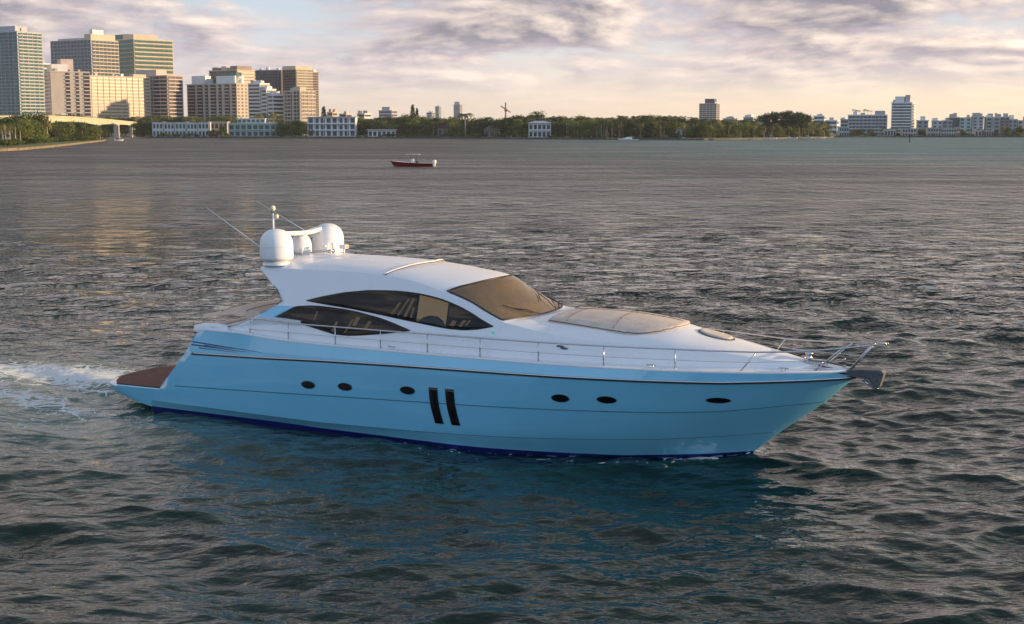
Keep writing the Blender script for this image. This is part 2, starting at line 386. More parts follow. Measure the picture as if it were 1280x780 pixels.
def leaves(m, c_, rad, n, size, rng, shell=.55):
    for _ in range(n):
        v = rng.normal(size=3); v /= np.linalg.norm(v); r_ = shell+(1-shell)*rng.random()**.6
        p = np.array(c_)+v*np.array(rad)*r_
        a = rng.normal(size=3); a /= np.linalg.norm(a); b = np.cross(a, v+rng.normal(size=3)*.5); b /= (np.linalg.norm(b)+1e-9)
        s_ = size*(.6+.8*rng.random()); a = a*s_; b = b*s_*.7
        m.poly([p-a, p+b*.8, p+a, p-b*.8])
PROTO = {}
def make_proto(kind, seed):
    """unit-height tree, returns (trunk mesh, crown mesh)"""
    rng = np.random.default_rng(seed); t = MB(); c_ = MB()
    if kind == 'broad':
        t.tube([(0, 0, -.02), (.01, 0, .15), (.0, .01, .35)], [.032, .024, .016], 7)
        lobes = []
        for k in range(13):
            an = rng.random()*6.28; rr = .34*rng.random()**.6; z = .36+.50*rng.random()
            rr *= (1-.5*max(0, z-.6)/.3)
            lobes.append((rr*math.cos(an), rr*math.sin(an), z))
        for l in lobes:
            t.tube([(0, 0, .2), (l[0]*.5, l[1]*.5, (l[2]+.2)*.5), l], [.014, .009, .004], 5)
            q = .15+.07*rng.random(); leaves(c_, l, (q*1.15, q*1.15, q*.85), 110, .030, rng, .3)
        for k in range(8):
            an = rng.random()*6.28; leaves(c_, (.3*math.cos(an), .3*math.sin(an), .18+.15*rng.random()), (.16, .16, .15), 60, .030, rng)
    elif kind == 'umbrella':
        t.tube([(0, 0, -.02), (.0, 0, .3), (.0, .01, .5)], [.05, .035, .02], 7)
        for k in range(60):
            an = rng.random()*6.28; rr = 1.0*rng.random()**.5
            z = .60+.34*math.sqrt(max(0, 1-(rr/1.05)**2))-.06*rng.random()
            l = (rr*math.cos(an), rr*math.sin(an), z)
            if k % 4 == 0: t.tube([(0, 0, .35), (l[0]*.5, l[1]*.5, .5), l], [.014, .01, .004], 5)
            leaves(c_, l, (.19, .19, .13), 70, .034, rng, .2); leaves(c_, (l[0]*.9, l[1]*.9, l[2]-.22), (.18, .18, .16), 40, .034, rng, .2)
    elif kind == 'conifer':
        t.tube([(0, 0, -.02), (0, 0, .95)], [.022, .004], 6)
        for k in range(26):
            z = .08+.9*k/26; r_ = .17*(1-z)**.75+.012
            for q in range(5):
                an = rng.random()*6.28; leaves(c_, (r_*.55*math.cos(an), r_*.55*math.sin(an), z), (r_*.55, r_*.55, .03), 14, .02, rng, .2)
    elif kind == 'palm':
        bx, by = rng.normal(size=2)*.04
        hh = .80
        t.tube([(0, 0, -.02), (bx*.3, by*.3, .3), (bx, by, hh)], [.022, .015, .012], 6)
        n = 26
        for k in range(n):
            an = 2*math.pi*k/n*2.618+rng.random()*.4; up = rng.random(); L_ = .23+.07*rng.random()
            dirv = np.array([math.cos(an), math.sin(an), 0]); sd_ = np.array([-math.sin(an), math.cos(an), 0])
            prev = None; rows = []
            for j in range(6):
                tt = j/5; z = hh+L_*(up*1.0*tt-(.35+.95*tt)*tt*tt*1.05*(1.1-up*.35)); r_ = L_*tt*(1-.25*tt*(1-up))
                wd_ = .030*math.sin(math.pi*min(1, tt*.9+.12))+.003
                ctr = np.array([bx, by, 0])+dirv*r_+np.array([0, 0, z])
                rows.append([ctr-sd_*wd_-np.array([0, 0, wd_*.7]), ctr, ctr+sd_*wd_-np.array([0, 0, wd_*.7])])
            for j in range(5):
                for e in (0, 1):    # separate leaflets leave gaps
                    a0, a1, b0, b1 = rows[j][e], rows[j][e+1], rows[j+1][e], rows[j+1][e+1]
                    for q in range(3):
                        f0 = q/3+.03; f1 = q/3+.25
                        c_.poly([a0*(1-f0)+b0*f0, a1*(1-f0)+b1*f0, a1*(1-f1)+b1*f1, a0*(1-f1)+b0*f1])
    elif kind == 'bush':
        t.tube([(0, 0, -.05), (0, 0, .4)], [.05, .03], 5)
        for k in range(8):
            an = rng.random()*6.28; rr = .5*rng.random(); leaves(c_, (rr*math.cos(an), rr*math.sin(an), .35+.25*rng.random()), (.35, .35, .3), 90, .07, rng)
    tm = t.build('trunk', M_pbark if kind == 'palm' else M_bark, None, True); cm = c_.build('crown', {'palm': M_palm, 'conifer': M_leafd, 'umbrella': M_leafd}.get(kind, M_leaf), None, fix=False)
    a, b = tm.data, cm.data; bpy.data.objects.remove(tm); bpy.data.objects.remove(cm)
    return a, b
for kd, n_ in (('broad', 4), ('palm', 4), ('conifer', 1), ('umbrella', 1), ('bush', 2)): PROTO[kd] = [make_proto(kd, 31+7*k) for k in range(n_)]
TN = {'broad': 'leafy_tree', 'palm': 'palm_tree', 'conifer': 'conifer_tree', 'umbrella': 'umbrella_tree', 'bush': 'shrub'}
TC = {'broad': 'tree', 'palm': 'palm tree', 'conifer': 'tree', 'umbrella': 'tree', 'bush': 'shrub'}
trng = random.Random(11)
def tree(kind, px, Yd, top, label, group=None, zb=1.0, wide=1.):
    zt = zat(top, Yd); h = zt-zb
    e = empty(TN[kind], (xat(px, Yd), Yd, zb), trng.random()*6.28, label, TC[kind], group)
    e.scale = (h*wide, h*wide, h)
    tm, cm = trng.choice(PROTO[kind])
    add(bpy.data.objects.new('trunk', tm), e); add(bpy.data.objects.new('crown', cm), e)
    return e
def belt(x0, x1, n, Yf, topf, kinds, where, wide=1.):
    for k in range(n):
        px = x0+(x1-x0)*(k+.5+trng.uniform(-.45, .45))/n
        kd = trng.choice(kinds)
        noun = {'broad': 'green leafy tree', 'palm': 'tall pale trunked palm', 'bush': 'low green shrub', 'conifer': 'dark narrow conifer', 'umbrella': 'wide dark tree'}[kd]
        Yd = Yf(px)+trng.uniform(-8, 8); tp = topf(px)+trng.uniform(-2.8, 3.0)
        if kd == 'palm': tp -= 2.0
        if kd == 'bush': tp = 160+(1.15+trng.uniform(-.3, 1.2)-8.9+(-2.6))*0+(H-(3.6+trng.uniform(-1, 1.5)))*F/Yd
        tree(kd, px, Yd, tp, f'{noun} {where}', f'{TN[kd].replace("_", " ")}s {where}', wide=wide*(1.25 if kd == 'bush' else 1))
def shoreY(px): return float(np.interp(px, [186, 440, 600, 740, 880, 960, 1030], [1262, 1240, 1180, 1090, 1040, 1100, 1215]))
# near left park
belt(2, 40, 9, lambda p: 600+p*3, lambda p: 150, ['palm', 'broad', 'palm'], 'at the water edge on the near left bank', 1.25)
belt(20, 104, 15, lambda p: 700+p*2.2, lambda p: 149+.03*p, ['palm', 'broad', 'broad'], 'in the park below the low bridge', 1.25)
belt(70, 128, 9, lambda p: 870+(p-70)*1.2, lambda p: 151+(p-70)*.08, ['broad', 'broad', 'palm'], 'near the tip of the left bank', 1.2)
belt(2, 120, 26, lambda p: 590+p*2.7, lambda p: 0, ['bush'], 'along the grass of the left bank', 1.5)
for px_, tp_, lb in ((17, 137, 'large dark tree at the left end rising in front of the bridge'), (34, 134, 'tallest dark round tree on the near left bank'), (46, 141, 'dark tree where the bridge girder begins')):
    tree('broad', px_, 960, tp_, lb, wide=1.5)
# below the towers
belt(48, 182, 30, lambda p: 1490, lambda p: 142.5+.02*p, ['broad', 'palm', 'broad'], 'at the foot of the towers behind the bridge', 1.1)
belt(176, 300, 26, lambda p: 1445 if False else 1490, lambda p: 146, ['broad'], 'behind the white townhouses', 1.4)
belt(172, 190, 5, lambda p: 1285, lambda p: 148, ['broad'], 'in the dark clump left of the townhouses', 1.3)
belt(188, 264, 12, lambda p: 1266, lambda p: 0, ['bush'], 'in front of the white townhouses', 1.1)
belt(262, 288, 4, lambda p: 1253, lambda p: 158, ['broad', 'bush'], 'in front of the cream house', 1.2)
belt(322, 350, 4, lambda p: 1350, lambda p: 140, ['palm'], 'behind the pale green villa', 1.)
belt(346, 384, 9, lambda p: 1268, lambda p: 150, ['broad'], 'between the green villa and the white glass villa', 1.3)
tree('conifer', 405, 1480, 132, 'dark cypress right of the tall dark tower', wide=1.3)
belt(392, 446, 8, lambda p: 1400, lambda p: 146, ['broad'], 'behind the white glass villa', 1.3)
# island belt
TOPS = ([440, 470, 500, 540, 560, 590, 620, 640, 660, 690, 720, 760, 800, 840, 870, 900, 940, 960, 1000, 1030, 1042], [149, 146, 144, 146, 148, 146, 147, 146, 143, 146, 145, 144, 144, 145, 147, 149, 149, 151, 150, 153, 158])
topp_ = lambda p: float(np.interp(p, *TOPS))
zones = ((444, 524, 'left of the red roofed house'), (524, 604, 'behind the red and dark roofs'), (604, 655, 'beside the thatched hut'), (655, 700, 'behind the blue roofed pavilion'), (700, 775, 'left of the moored cruiser'), (775, 870, 'right of the moored cruiser'), (870, 955, 'below the lone grey tower'), (955, 1040, 'at the right tip of the island'))
for k, (a, b, wh) in enumerate(zones):
    pal = ['broad', 'broad', 'palm'] if b <= 700 else ['palm', 'palm', 'broad']
    n = int((b-a)/4.0)
    belt(a, b, n, lambda p: shoreY(p)+85, topp_, pal, wh+', back row', 1.25)
    belt(a, b, int(n*.75), lambda p: shoreY(p)+50, lambda p: topp_(p)+4, pal, wh+', middle row', 1.15)
    if a >= 700: belt(a, b, int(n*.7), lambda p: shoreY(p)+22, lambda p: topp_(p)+7, ['palm', 'broad'], wh+', front row', 1.0)
    belt(a, b, int(n*.55), lambda p: shoreY(p)+26, lambda p: 0, ['bush'], wh+', by the seawall', 1.3)
tree('conifer', 516, 1290, 129.5, 'tall dark conifer rising above the island trees', wide=1.1)
tree('conifer', 521.5, 1300, 134, 'smaller conifer beside the tall dark conifer', wide=.9)
tree('palm', 582, 1215, 136.5, 'tall palm standing above the dark barn roof', wide=1.5)
tree('palm', 674, 1200, 137, 'high palm above the blue roofed pavilion', wide=1.3)
tree('broad', 668, 1230, 139, 'round tree above the blue roofed pavilion', wide=1.3)
for px_, tp_ in ((776, 139.5), (804, 140), (814.5, 139)): tree('palm', px_, 1110, tp_, 'tall palm poking above the island tree line right of centre', 'tall palms above the tree line', wide=1.)
tree('umbrella', 980, 1190, 139.5, 'broad flat topped dark green tree on the right of the island', wide=1.02)
# right shore
belt(1046, 1290, 34, lambda p: 1395, lambda p: 161, ['broad', 'palm', 'broad'], 'on the far right shore in front of the white blocks', 1.5)
belt(1046, 1290, 26, lambda p: 1372, lambda p: 0, ['bush'], 'on the far right shore by the seawall', 1.4)
belt(1150, 1172, 4, lambda p: 1400, lambda p: 157, ['broad'], 'right of the white apartment tower', 1.4)
# ------------------------------------------------------------------ buildings
M_cream = mat('cream render', (.52, .44, .33), .8, var=.08, vscale=.1)
M_beige = mat('beige render', (.47, .41, .35), .8, var=.08, vscale=.1)
M_pink = mat('pinkish render', (.52, .43, .38), .8, var=.08, vscale=.1)
M_brown = mat('brown concrete', (.26, .20, .165), .8, var=.15, vscale=.1)
M_dgrey = mat('dark grey cladding', (.085, .085, .095), .6, var=.12, vscale=.1)
M_wht = mat('white render', (.68, .68, .67), .7, var=.05, vscale=.1)
M_lgrey = mat('light grey concrete', (.42, .42, .43), .8, var=.1, vscale=.1)
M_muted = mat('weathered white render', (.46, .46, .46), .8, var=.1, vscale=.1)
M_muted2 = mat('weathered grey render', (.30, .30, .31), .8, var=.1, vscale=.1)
M_pgreen = mat('pale green render', (.38, .47, .43), .7, var=.08, vscale=.2)
M_redroof = mat('red roof tiles', (.25, .06, .035), .8, var=.25, vscale=.6)
M_droof = mat('dark brown roof', (.028, .02, .018), .8, var=.3, vscale=.4)
M_broof = mat('pale blue metal roof', (.30, .38, .50), .5, var=.08, vscale=.3)
M_thatch = mat('grey thatch', (.11, .095, .085), .95, var=.3, vscale=1.)
def winm(name, a, b, rough=.12):
    mt = bpy.data.materials.new(name); mt.use_nodes = True; t = NT(mt.node_tree)
    co = t.a('ShaderNodeTexCoord').outputs['Object']
    cell = t.a('ShaderNodeTexWhiteNoise', {'Vector': t.a('ShaderNodeVectorMath', {0: t.a('ShaderNodeVectorMath', {0: co, 1: (3.2, 3.2, 1.7)}, operation='DIVIDE').outputs[0]}, operation='FLOOR').outputs[0]}).outputs[0]
    p = t.a('ShaderNodeBsdfPrincipled', {'Base Color': t.mix(cell, a, b), 'Roughness': rough, 'IOR': 1.5})
    t.a('ShaderNodeOutputMaterial', {'Surface': p.outputs[0]}); return mt
G_teal = winm('teal curtain glass', (.010, .055, .060), (.03, .13, .13), .1)
G_dark = winm('dark window glass', (.010, .012, .016), (.05, .05, .055), .15)
G_blue = winm('blue grey window glass', (.02, .035, .055), (.07, .10, .13), .12)
M_wing = winm('cream shaded window glass', (.14, .10, .06), (.26, .19, .11), .3)
G_warm = winm('brown window glass', (.03, .018, .012), (.12, .08, .055), .2)
def tower(name, label, xl, xc, xr, top, Yd, phi, floors, wall, glass, left='bands', right='balcony', slab=None, fins=0, roofs=(), cat='tower', bal=1.3, zb=.9, gh=.55, finm=None, dep=None, bays=()):
    """corner nearest the camera at column xc; left face spans xl..xc, right face xc..xr"""
    ph = R(phi); wl_ = (xc-xl)/F*Yd/math.cos(ph); dr_ = (xr-xc)/F*Yd/math.sin(ph) if xr > xc else 15.
    if dep: dr_ = dep
    wl_ = max(wl_, 9.)
    e = empty(name, (xat(xc, Yd), Yd, zb), math.pi/2-ph, label, cat)
    zt = zat(top, Yd)-zb; fh = zt/floors; slab = slab or wall
    MB().box(0, 0, 0, dr_, wl_, zt).build('wall', wall, e)
    bev = []
    def per_floor(nm, mk, mt, n0=0, n1=None, z_off=0.):
        o0 = None
        for k in range(n0, (n1 or floors)):
            if o0 is None: o0 = mk().build(nm, mt, e); o0.location = (0, 0, k*fh+z_off)
            else: rep(o0, e, (0, 0, k*fh+z_off))
    g0, g1 = fh*(.5-gh/2+.08), fh*(.5+gh/2+.08)
    def lf(st):
        m = MB()
        if st in ('bands', 'balcony', 'grid'): m.box(-.12, .8, g0, .02, wl_-.8, g1)
        elif st == 'glass': m.box(-.15, .3, fh*.06, .02, wl_-.3, fh*.97)
        elif st == 'windows':
            n = max(2, int(wl_/5))
            for q in range(n): a = wl_*(q+.25)/n; m.box(-.12, a, g0, .02, a+wl_/n*.5, g1)
        return m
    def rf(st):
        m = MB()
        if st in ('bands', 'balcony', 'grid'): m.box(.8, -.12, g0, dr_-.8, .02, g1)
        elif st == 'glass': m.box(.3, -.15, fh*.06, dr_-.3, .02, fh*.97)
        elif st == 'windows':
            n = max(2, int(dr_/5))
            for q in range(n): a = dr_*(q+.25)/n; m.box(a, -.12, g0, a+dr_/n*.5, .02, g1)
        return m
    if left != 'none': per_floor('window_band', lambda: lf(left), glass)
    if right != 'none' and xr > xc: per_floor('window_band', lambda: rf(right), glass)
    if left in ('balcony',): per_floor('balcony', lambda: MB().box(-bal, .6, -.12, .03, wl_-.6, .14).box(-bal, .6, .14, -bal+.1, wl_-.6, 1.15), slab)
    if right in ('balcony',) and xr > xc: per_floor('balcony', lambda: MB().box(.6, -bal, -.12, dr_-.6, .03, .14).box(.6, -bal, .14, dr_-.6, -bal+.1, 1.15), slab)
    if fins:
        o0 = None; n = max(2, int(round(wl_/fins)))
        for k in range(n+1):
            y = wl_*k/n
            if o0 is None: o0 = MB().box(-.55, -.28, 0, .0-.003, .28, zt+.3).build('pier', finm or slab, e)
            else: rep(o0, e, (0, y-0, 0))
        n = max(2, int(round(dr_/fins))); o1 = None
        if xr > xc:
            for k in range(1, n+1):
                x = dr_*k/n
                if o1 is None: o1 = MB().box(-.28, -.55, 0, .28, -.003, zt+.3).build('pier', finm or slab, e); o1.location = (x, 0, 0)
                else: rep(o1, e, (x, 0, 0))
    MB().box(-.5, -.5, zt+.004, dr_+.5, wl_+.5, zt+1.1).build('parapet', slab, e)
    for (a0, a1, b0, b1, h_, mt) in roofs:
        MB().box(dr_*a0, wl_*b0, zt+1.1, dr_*a1, wl_*b1, zt+1.1+h_).build('rooftop_block', mt, e)
    for (f0, f1) in bays:
        MB().box(-.10, wl_*f0, .3, .01, wl_*f1, zt-.6).build('balcony_bay', glass, e)
        per_floor('balcony', lambda: MB().box(-bal, wl_*f0, -.12, .03, wl_*f1, .14).box(-bal, wl_*f0, .14, -bal+.1, wl_*f1, 1.05), slab)
    rg_ = random.Random(int(xc*7))
    for k in range(4 if zt > 18 else 1):
        ax, ay = rg_.uniform(.1, .8)*dr_, rg_.uniform(.05, .85)*wl_; s_ = rg_.uniform(1.5, 4.5); h_ = rg_.uniform(1.5, 4.2)
        MB().box(ax, ay, zt+1.1, ax+s_, ay+s_*1.3, zt+1.1+h_).build('rooftop_unit', rg_.choice([M_lgrey, M_wht, M_beige]), e)
    return e
tower('glass_tower', 'tall teal glass tower with white vertical fins at the left edge', -40, 27, 46, 40, 1560, 30, 30, M_wht, G_teal, 'glass', 'balcony', M_lgrey, fins=7, roofs=((.1, .6, .1, .75, 6, M_lgrey),), bal=1.8)
tower('apartment_tower', 'grey blue gridded tower behind with stepped sunlit balcony corner', 56, 118, 141, 50, 1900, 32, 26, M_wht, G_blue, 'glass', 'balcony', M_cream, fins=6.5, roofs=((.0, .9, .0, .16, 7, M_cream), (.1, .5, .02, .10, 13, M_wht), (.2, .6, .3, .95, 3, M_lgrey)), bal=2.2, gh=.7, finm=M_lgrey)
tower('apartment_tower', 'teal glass tower with wide sunlit yellow balconies on its right face', 128, 171, 209, 49, 1980, 42, 22, M_cream, G_teal, 'glass', 'balcony', M_cream, roofs=((.0, .6, .0, .4, 6, M_cream), (.05, .3, .3, .8, 7, G_teal)), bal=2.6)
tower('apartment_block', 'narrow grey block with a teal top wedged beside the left glass tower', 44, 55, 62, 80, 1750, 30, 16, M_lgrey, G_teal, 'bands', 'bands', M_wht)
tower('apartment_block', 'pinkish beige block with dark balcony stacks and a white rooftop house', 47, 66, 108, 90, 1600, 62, 17, M_beige, G_dark, 'balcony', 'none', M_pink, fins=0, roofs=((.05, .45, .1, .9, 8, M_wht), (.3, .62, .2, .8, 14, M_pink)), bal=1.6)
tower('apartment_block', 'long sunlit yellow cream block behind the bridge', 108, 109, 169, 95, 1625, 38, 17, M_cream, M_wing, 'none', 'bands', M_cream, fins=8, roofs=((.75, .95, .1, .9, 3, M_cream),), gh=.42)
tower('apartment_block', 'brown banded block with white balcony rails and a lit right end', 158, 211, 225, 95, 1690, 35, 16, M_brown, G_dark, 'balcony', 'balcony', M_pink, roofs=((.1, .8, .35, .95, 7, M_pink),), bal=1.7, fins=13, finm=M_pink)
tower('apartment_block', 'wide beige block with many vertical bays and a bright yellow end wall', 224, 297, 308, 105, 1700, 35, 15, M_beige, G_warm, 'none', 'windows', M_pink, fins=0, bays=((.01, .09), (.14, .24), (.30, .36), (.41, .52), (.57, .63), (.68, .79), (.84, .98)), roofs=((.1, .9, .05, .42, 9, M_wht), (.1, .9, .5, .62, 6, M_lgrey), (.1, .9, .68, .92, 10, M_wht), (.2, .7, .05, .55, 13, G_teal)), bal=1.3, finm=M_beige)
tower('apartment_block', 'brown terraced block with an open rooftop frame behind the beige block', 257, 298, 316, 88, 1850, 38, 20, M_brown, G_warm, 'balcony', 'balcony', M_cream, roofs=((.1, .9, .05, .3, 5, M_brown), (.1, .9, .45, .62, 5, M_cream), (.1, .9, .78, .95, 4, M_brown)), bal=1.8)
tower('office_tower', 'flat dark grey tower left of the taller brown lit tower', 319, 353, 358, 88, 1950, 20, 22, M_dgrey, G_dark, 'windows', 'none', M_lgrey, fins=5, finm=M_dgrey)
tower('office_tower', 'dark tower with lit cream balcony stripes under a pale crown', 352, 371, 389, 87, 1890, 42, 24, M_dgrey, G_dark, 'bands', 'balcony', M_cream, roofs=((.0, 1, .0, 1, 4, M_cream),), bal=1.4)
tower('office_tower', 'slim dark brown tower at the right end of the tower group', 386, 389, 398, 91, 1930, 45, 24, M_brown, G_dark, 'none', 'bands', M_brown)
for a, (xl, xc, xr, tp, yy, lb) in enumerate(((309, 326, 336, 105, 1650, 'tallest grey and cream step of the stepped white block'), (330, 334, 344, 112, 1640, 'middle step of the stepped white block'), (338, 342, 353, 119, 1632, 'lowest step of the stepped white block'))):
    tower('apartment_block', lb, xl, xc, xr, tp, yy, 40, 14-a*2, M_wht, G_dark, 'balcony', 'balcony', M_wht, bal=1.1, roofs=((.2, .7, .2, .7, 3, M_wht),), gh=.45)
tower('apartment_block', 'beige block with horizontal bands and a sunlit right corner before the dark tower', 353, 376, 392, 114, 1615, 40, 12, M_beige, G_dark, 'none', 'balcony', M_pink, bal=1.1, bays=((.08, .42), (.52, .94)), roofs=((.1, .5, .1, .5, 4, M_cream),), fins=6, finm=M_beige)
def stack(e, x0, x1, floors, zt, glass, slab, bal=1.1):
    fh = zt/floors
    MB().box(x0, -.1, .3, x1, .01, zt-.6).build('balcony_bay', glass, e); o0 = MB().box(x0, -bal, -.12, x1, .03, .14).box(x0, -bal, .14, x1, -bal+.1, 1.05).build('balcony', slab, e)
    for k in range(1, floors): rep(o0, e, (0, 0, k*fh))
    o0.location = (0, 0, .02)
dd = [o for o in COL.objects if o.get('label', '').startswith('pinkish beige block')][0]
for a_, b_ in ((16, 21), (27, 31), (36, 43)): stack(dd, a_, b_, 17, zat(90, 1600)-.9, G_dark, M_pink)
# far low skyline
def far(label, xl, xc, xr, tp, Yd, n, wall, glass, **k): return tower('distant_building', label, xl, xc, xr, tp, Yd, 30, n, wall, glass, 'bands', 'bands', cat='building', **k)
far('small sunlit block just right of the cypress', 410, 416, 421, 141, 1900, 6, M_cream, G_warm)
far('low cream block above the white glass villa roof', 424, 433, 439, 143, 2000, 5, M_pink, G_dark)
far('small lit block left of the wide grey office', 446, 456, 463, 142.5, 2100, 5, M_wht, G_warm)
far('wide grey office rising over the trees', 473, 490, 496, 138.5, 2500, 7, M_lgrey, G_blue, roofs=((.1, .9, .2, .8, 6, M_lgrey),))
far('low pale block between the conifers and the thin towers', 533, 540, 544, 141, 3600, 8, M_lgrey, G_blue)
far('thin blue grey tower, smaller of the distant pair', 544, 549, 551.5, 133.5, 4400, 24, M_lgrey, G_blue)
far('wider blue grey tower, larger of the distant pair', 567, 575, 578, 131, 4200, 26, M_lgrey, G_blue, roofs=((.1, .9, .1, .9, 8, M_lgrey),))
tower('apartment_tower', 'lone grey beige tower standing above the palms', 875, 895, 900.5, 130, 2200, 22, 14, M_beige, G_dark, 'grid', 'bands', M_beige, fins=6, roofs=((.1, .9, .15, .7, 7, M_dgrey),))
far('low pale block right of the lone tower', 905, 918, 922, 148.5, 2300, 3, M_lgrey, G_blue)
far('pale block with a raised middle behind the island palms', 930, 941, 946, 147, 2300, 4, M_lgrey, G_blue, roofs=((.1, .9, .2, .7, 4, M_wht),))
far('grey block left of the flat topped tree', 956, 960, 963, 146, 2100, 4, M_lgrey, G_dark)
far('white cube block right of the flat topped tree', 1018, 1030, 1033, 145.5, 1800, 5, M_wht, G_blue)
far('low white terrace right of the island tip', 1032, 1046, 1050, 151, 1800, 3, M_wht, G_blue)
far('small grey block left of the palm topped building', 1052, 1060, 1063, 150, 1600, 4, M_lgrey, G_dark)
pb = tower('apartment_block', 'long grey building with palms growing on its roof', 1063, 1108, 1116, 144.5, 1500, 15, 6, M_lgrey, G_blue, 'grid', 'windows', M_wht, fins=4.2, roofs=((.1, .9, .05, .3, 4, M_lgrey),), dep=22, finm=M_lgrey)
for k, px_ in enumerate((1066, 1070, 1073.5, 1080, 1084, 1088)):
    zb_ = zat(144.5, 1512)+1.
    e = tree('palm', px_, 1512, 135.5+(k % 3)*.9, 'small palm growing on the roof of the long grey building', 'rooftop palms', zb=zb_, wide=1.6)
tower('apartment_tower', 'white tower with stacked balconies on the right shore', 1116, 1139, 1144, 129, 1480, 22, 11, M_wht, G_blue, 'balcony', 'balcony', M_wht, roofs=((.1, .9, .12, .35, 7.5, M_lgrey), (.1, .9, .4, .85, 6, M_wht)), bal=1.8, dep=22)
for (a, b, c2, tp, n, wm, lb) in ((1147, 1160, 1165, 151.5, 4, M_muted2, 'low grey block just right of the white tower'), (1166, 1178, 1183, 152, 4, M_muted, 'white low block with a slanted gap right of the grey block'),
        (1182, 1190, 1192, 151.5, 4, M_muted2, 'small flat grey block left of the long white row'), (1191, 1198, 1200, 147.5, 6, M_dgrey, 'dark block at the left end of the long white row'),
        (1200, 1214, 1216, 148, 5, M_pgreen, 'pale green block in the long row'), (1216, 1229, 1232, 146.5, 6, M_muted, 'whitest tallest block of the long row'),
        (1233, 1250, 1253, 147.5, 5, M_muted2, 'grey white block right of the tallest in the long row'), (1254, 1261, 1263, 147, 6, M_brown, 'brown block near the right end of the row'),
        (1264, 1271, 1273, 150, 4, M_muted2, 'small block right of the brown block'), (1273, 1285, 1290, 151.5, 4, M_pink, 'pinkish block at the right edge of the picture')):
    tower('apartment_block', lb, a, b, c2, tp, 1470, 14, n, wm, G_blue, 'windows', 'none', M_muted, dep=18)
# shore houses
def house(label, xl, xr, top, Yd, n, wall, glass, roofm, cols=0, nw=5, eave=.8, dep=11, cat='house', name='house', zb=1.15, roof=None, wh=.62):
    e = empty(name, (xat(xl, Yd), Yd, zb), 0, label, cat)
    W = (xr-xl)/F*Yd; zt = zat(top, Yd)-zb
    if roof: zr = roof; zt -= zr
    fh = zt/n
    MB().box(0, 0, 0, W, dep, zt).build('wall', wall, e)
    w0 = MB().box(0, -.07, 0, W/nw*.68, .03, fh*wh).build('window', glass, e); first = True
    for k in range(n):
        for q in range(nw):
            loc = (W*(q+.16)/nw, 0, k*fh+fh*.14)
            if first: w0.location = loc; first = False
            else: rep(w0, e, loc)
        if k: MB().box(-.3, -eave*1.6, k*fh-.15, W+.3, .02, k*fh+.15).build('floor_slab', wall, e)
    if cols:
        c0 = MB().box(-.18, -eave*1.5, 0, .18, -eave*1.5+.36, zt-.1).build('column', wall, e)
        for q in range(1, cols+1): rep(c0, e, (W*q/cols, 0, 0))
    if roof: # hipped roof
        m = MB(); o = eave+.3; b0 = [(-o, -o-.6, zt), (W+o, -o-.6, zt), (W+o, dep+o, zt), (-o, dep+o, zt)]
        r0 = (min(W*.4, dep/2), dep/2, zt+roof); r1 = (W-min(W*.4, dep/2), dep/2, zt+roof)
        m.poly([b0[0], b0[1], r1, r0]).poly([b0[1], b0[2], r1]).poly([b0[2], b0[3], r0, r1]).poly([b0[3], b0[0], r0]).poly(b0)
        m.build('roof', roofm, e)
    else: MB().box(-eave, -eave*1.6, zt, W+eave, dep+eave, zt+.45).build('roof', roofm, e)
    return e
for k in range(5):
    house(['first white townhouse from the left on the shore', 'second white townhouse from the left on the shore', 'middle white townhouse on the shore', 'fourth white townhouse from the left on the shore', 'last white townhouse, next to the cream house'][k], 191+k*14.3, 191+k*14.3+12.6, 153+(k % 2)*.4, 1275, 2, M_wht, G_teal, M_lgrey, cols=3, nw=3, eave=.6)
house('sunlit cream house among dark trees', 263, 284, 152.5, 1290, 2, M_cream, G_warm, M_cream, nw=4)
house('pale green two storey villa with roof terrace', 286, 352, 154.5, 1268, 2, M_pgreen, G_teal, M_wht, cols=9, nw=9, dep=14)
house('small glazed roof room on the pale green villa', 297, 331, 148.5, 1276, 1, M_pgreen, G_teal, M_wht, nw=6, zb=zat(154.0, 1276)+.3, dep=6, name='roof_pavilion', cat='pavilion')
ev = house('large white three storey glass villa with columns', 385, 444, 146.5, 1262, 3, M_wht, G_blue, M_wht, cols=6, nw=8, dep=16, eave=1.3, wh=.72)
house('low white flat roofed boathouse on the island shore', 460, 494, 162.5, 1250, 1, M_wht, G_dark, M_wht, nw=6, eave=1.4)
house('red roofed house among the island trees', 523, 545, 153.5, 1255, 2, M_cream, G_dark, M_redroof, nw=4, roof=3.2)
house('long dark roofed barn next to the red roof', 547, 577, 152.5, 1245, 1, M_brown, G_dark, M_droof, nw=5, roof=5., cat='barn', name='barn')
house('grey thatched hut on the island shore', 605, 625, 156, 1205, 1, M_brown, G_dark, M_thatch, nw=3, roof=4.5, cat='hut', name='thatched_hut')
house('white two storey pavilion with a pale blue roof', 661, 688, 151, 1150, 2, M_wht, G_dark, M_broof, cols=5, nw=5, roof=1.8, eave=1.2)
house('cream house half hidden by palms right of the cruiser', 828, 846, 157, 1120, 2, M_cream, G_warm, M_redroof, nw=4, roof=1.5)
house('small white house at the foot of the lone tower', 846, 862, 161, 1090, 1, M_wht, G_dark, M_wht, nw=3)
house('tiny pale house left of the flat topped tree', 944, 952, 154, 1170, 2, M_cream, G_warm, M_wht, nw=2)
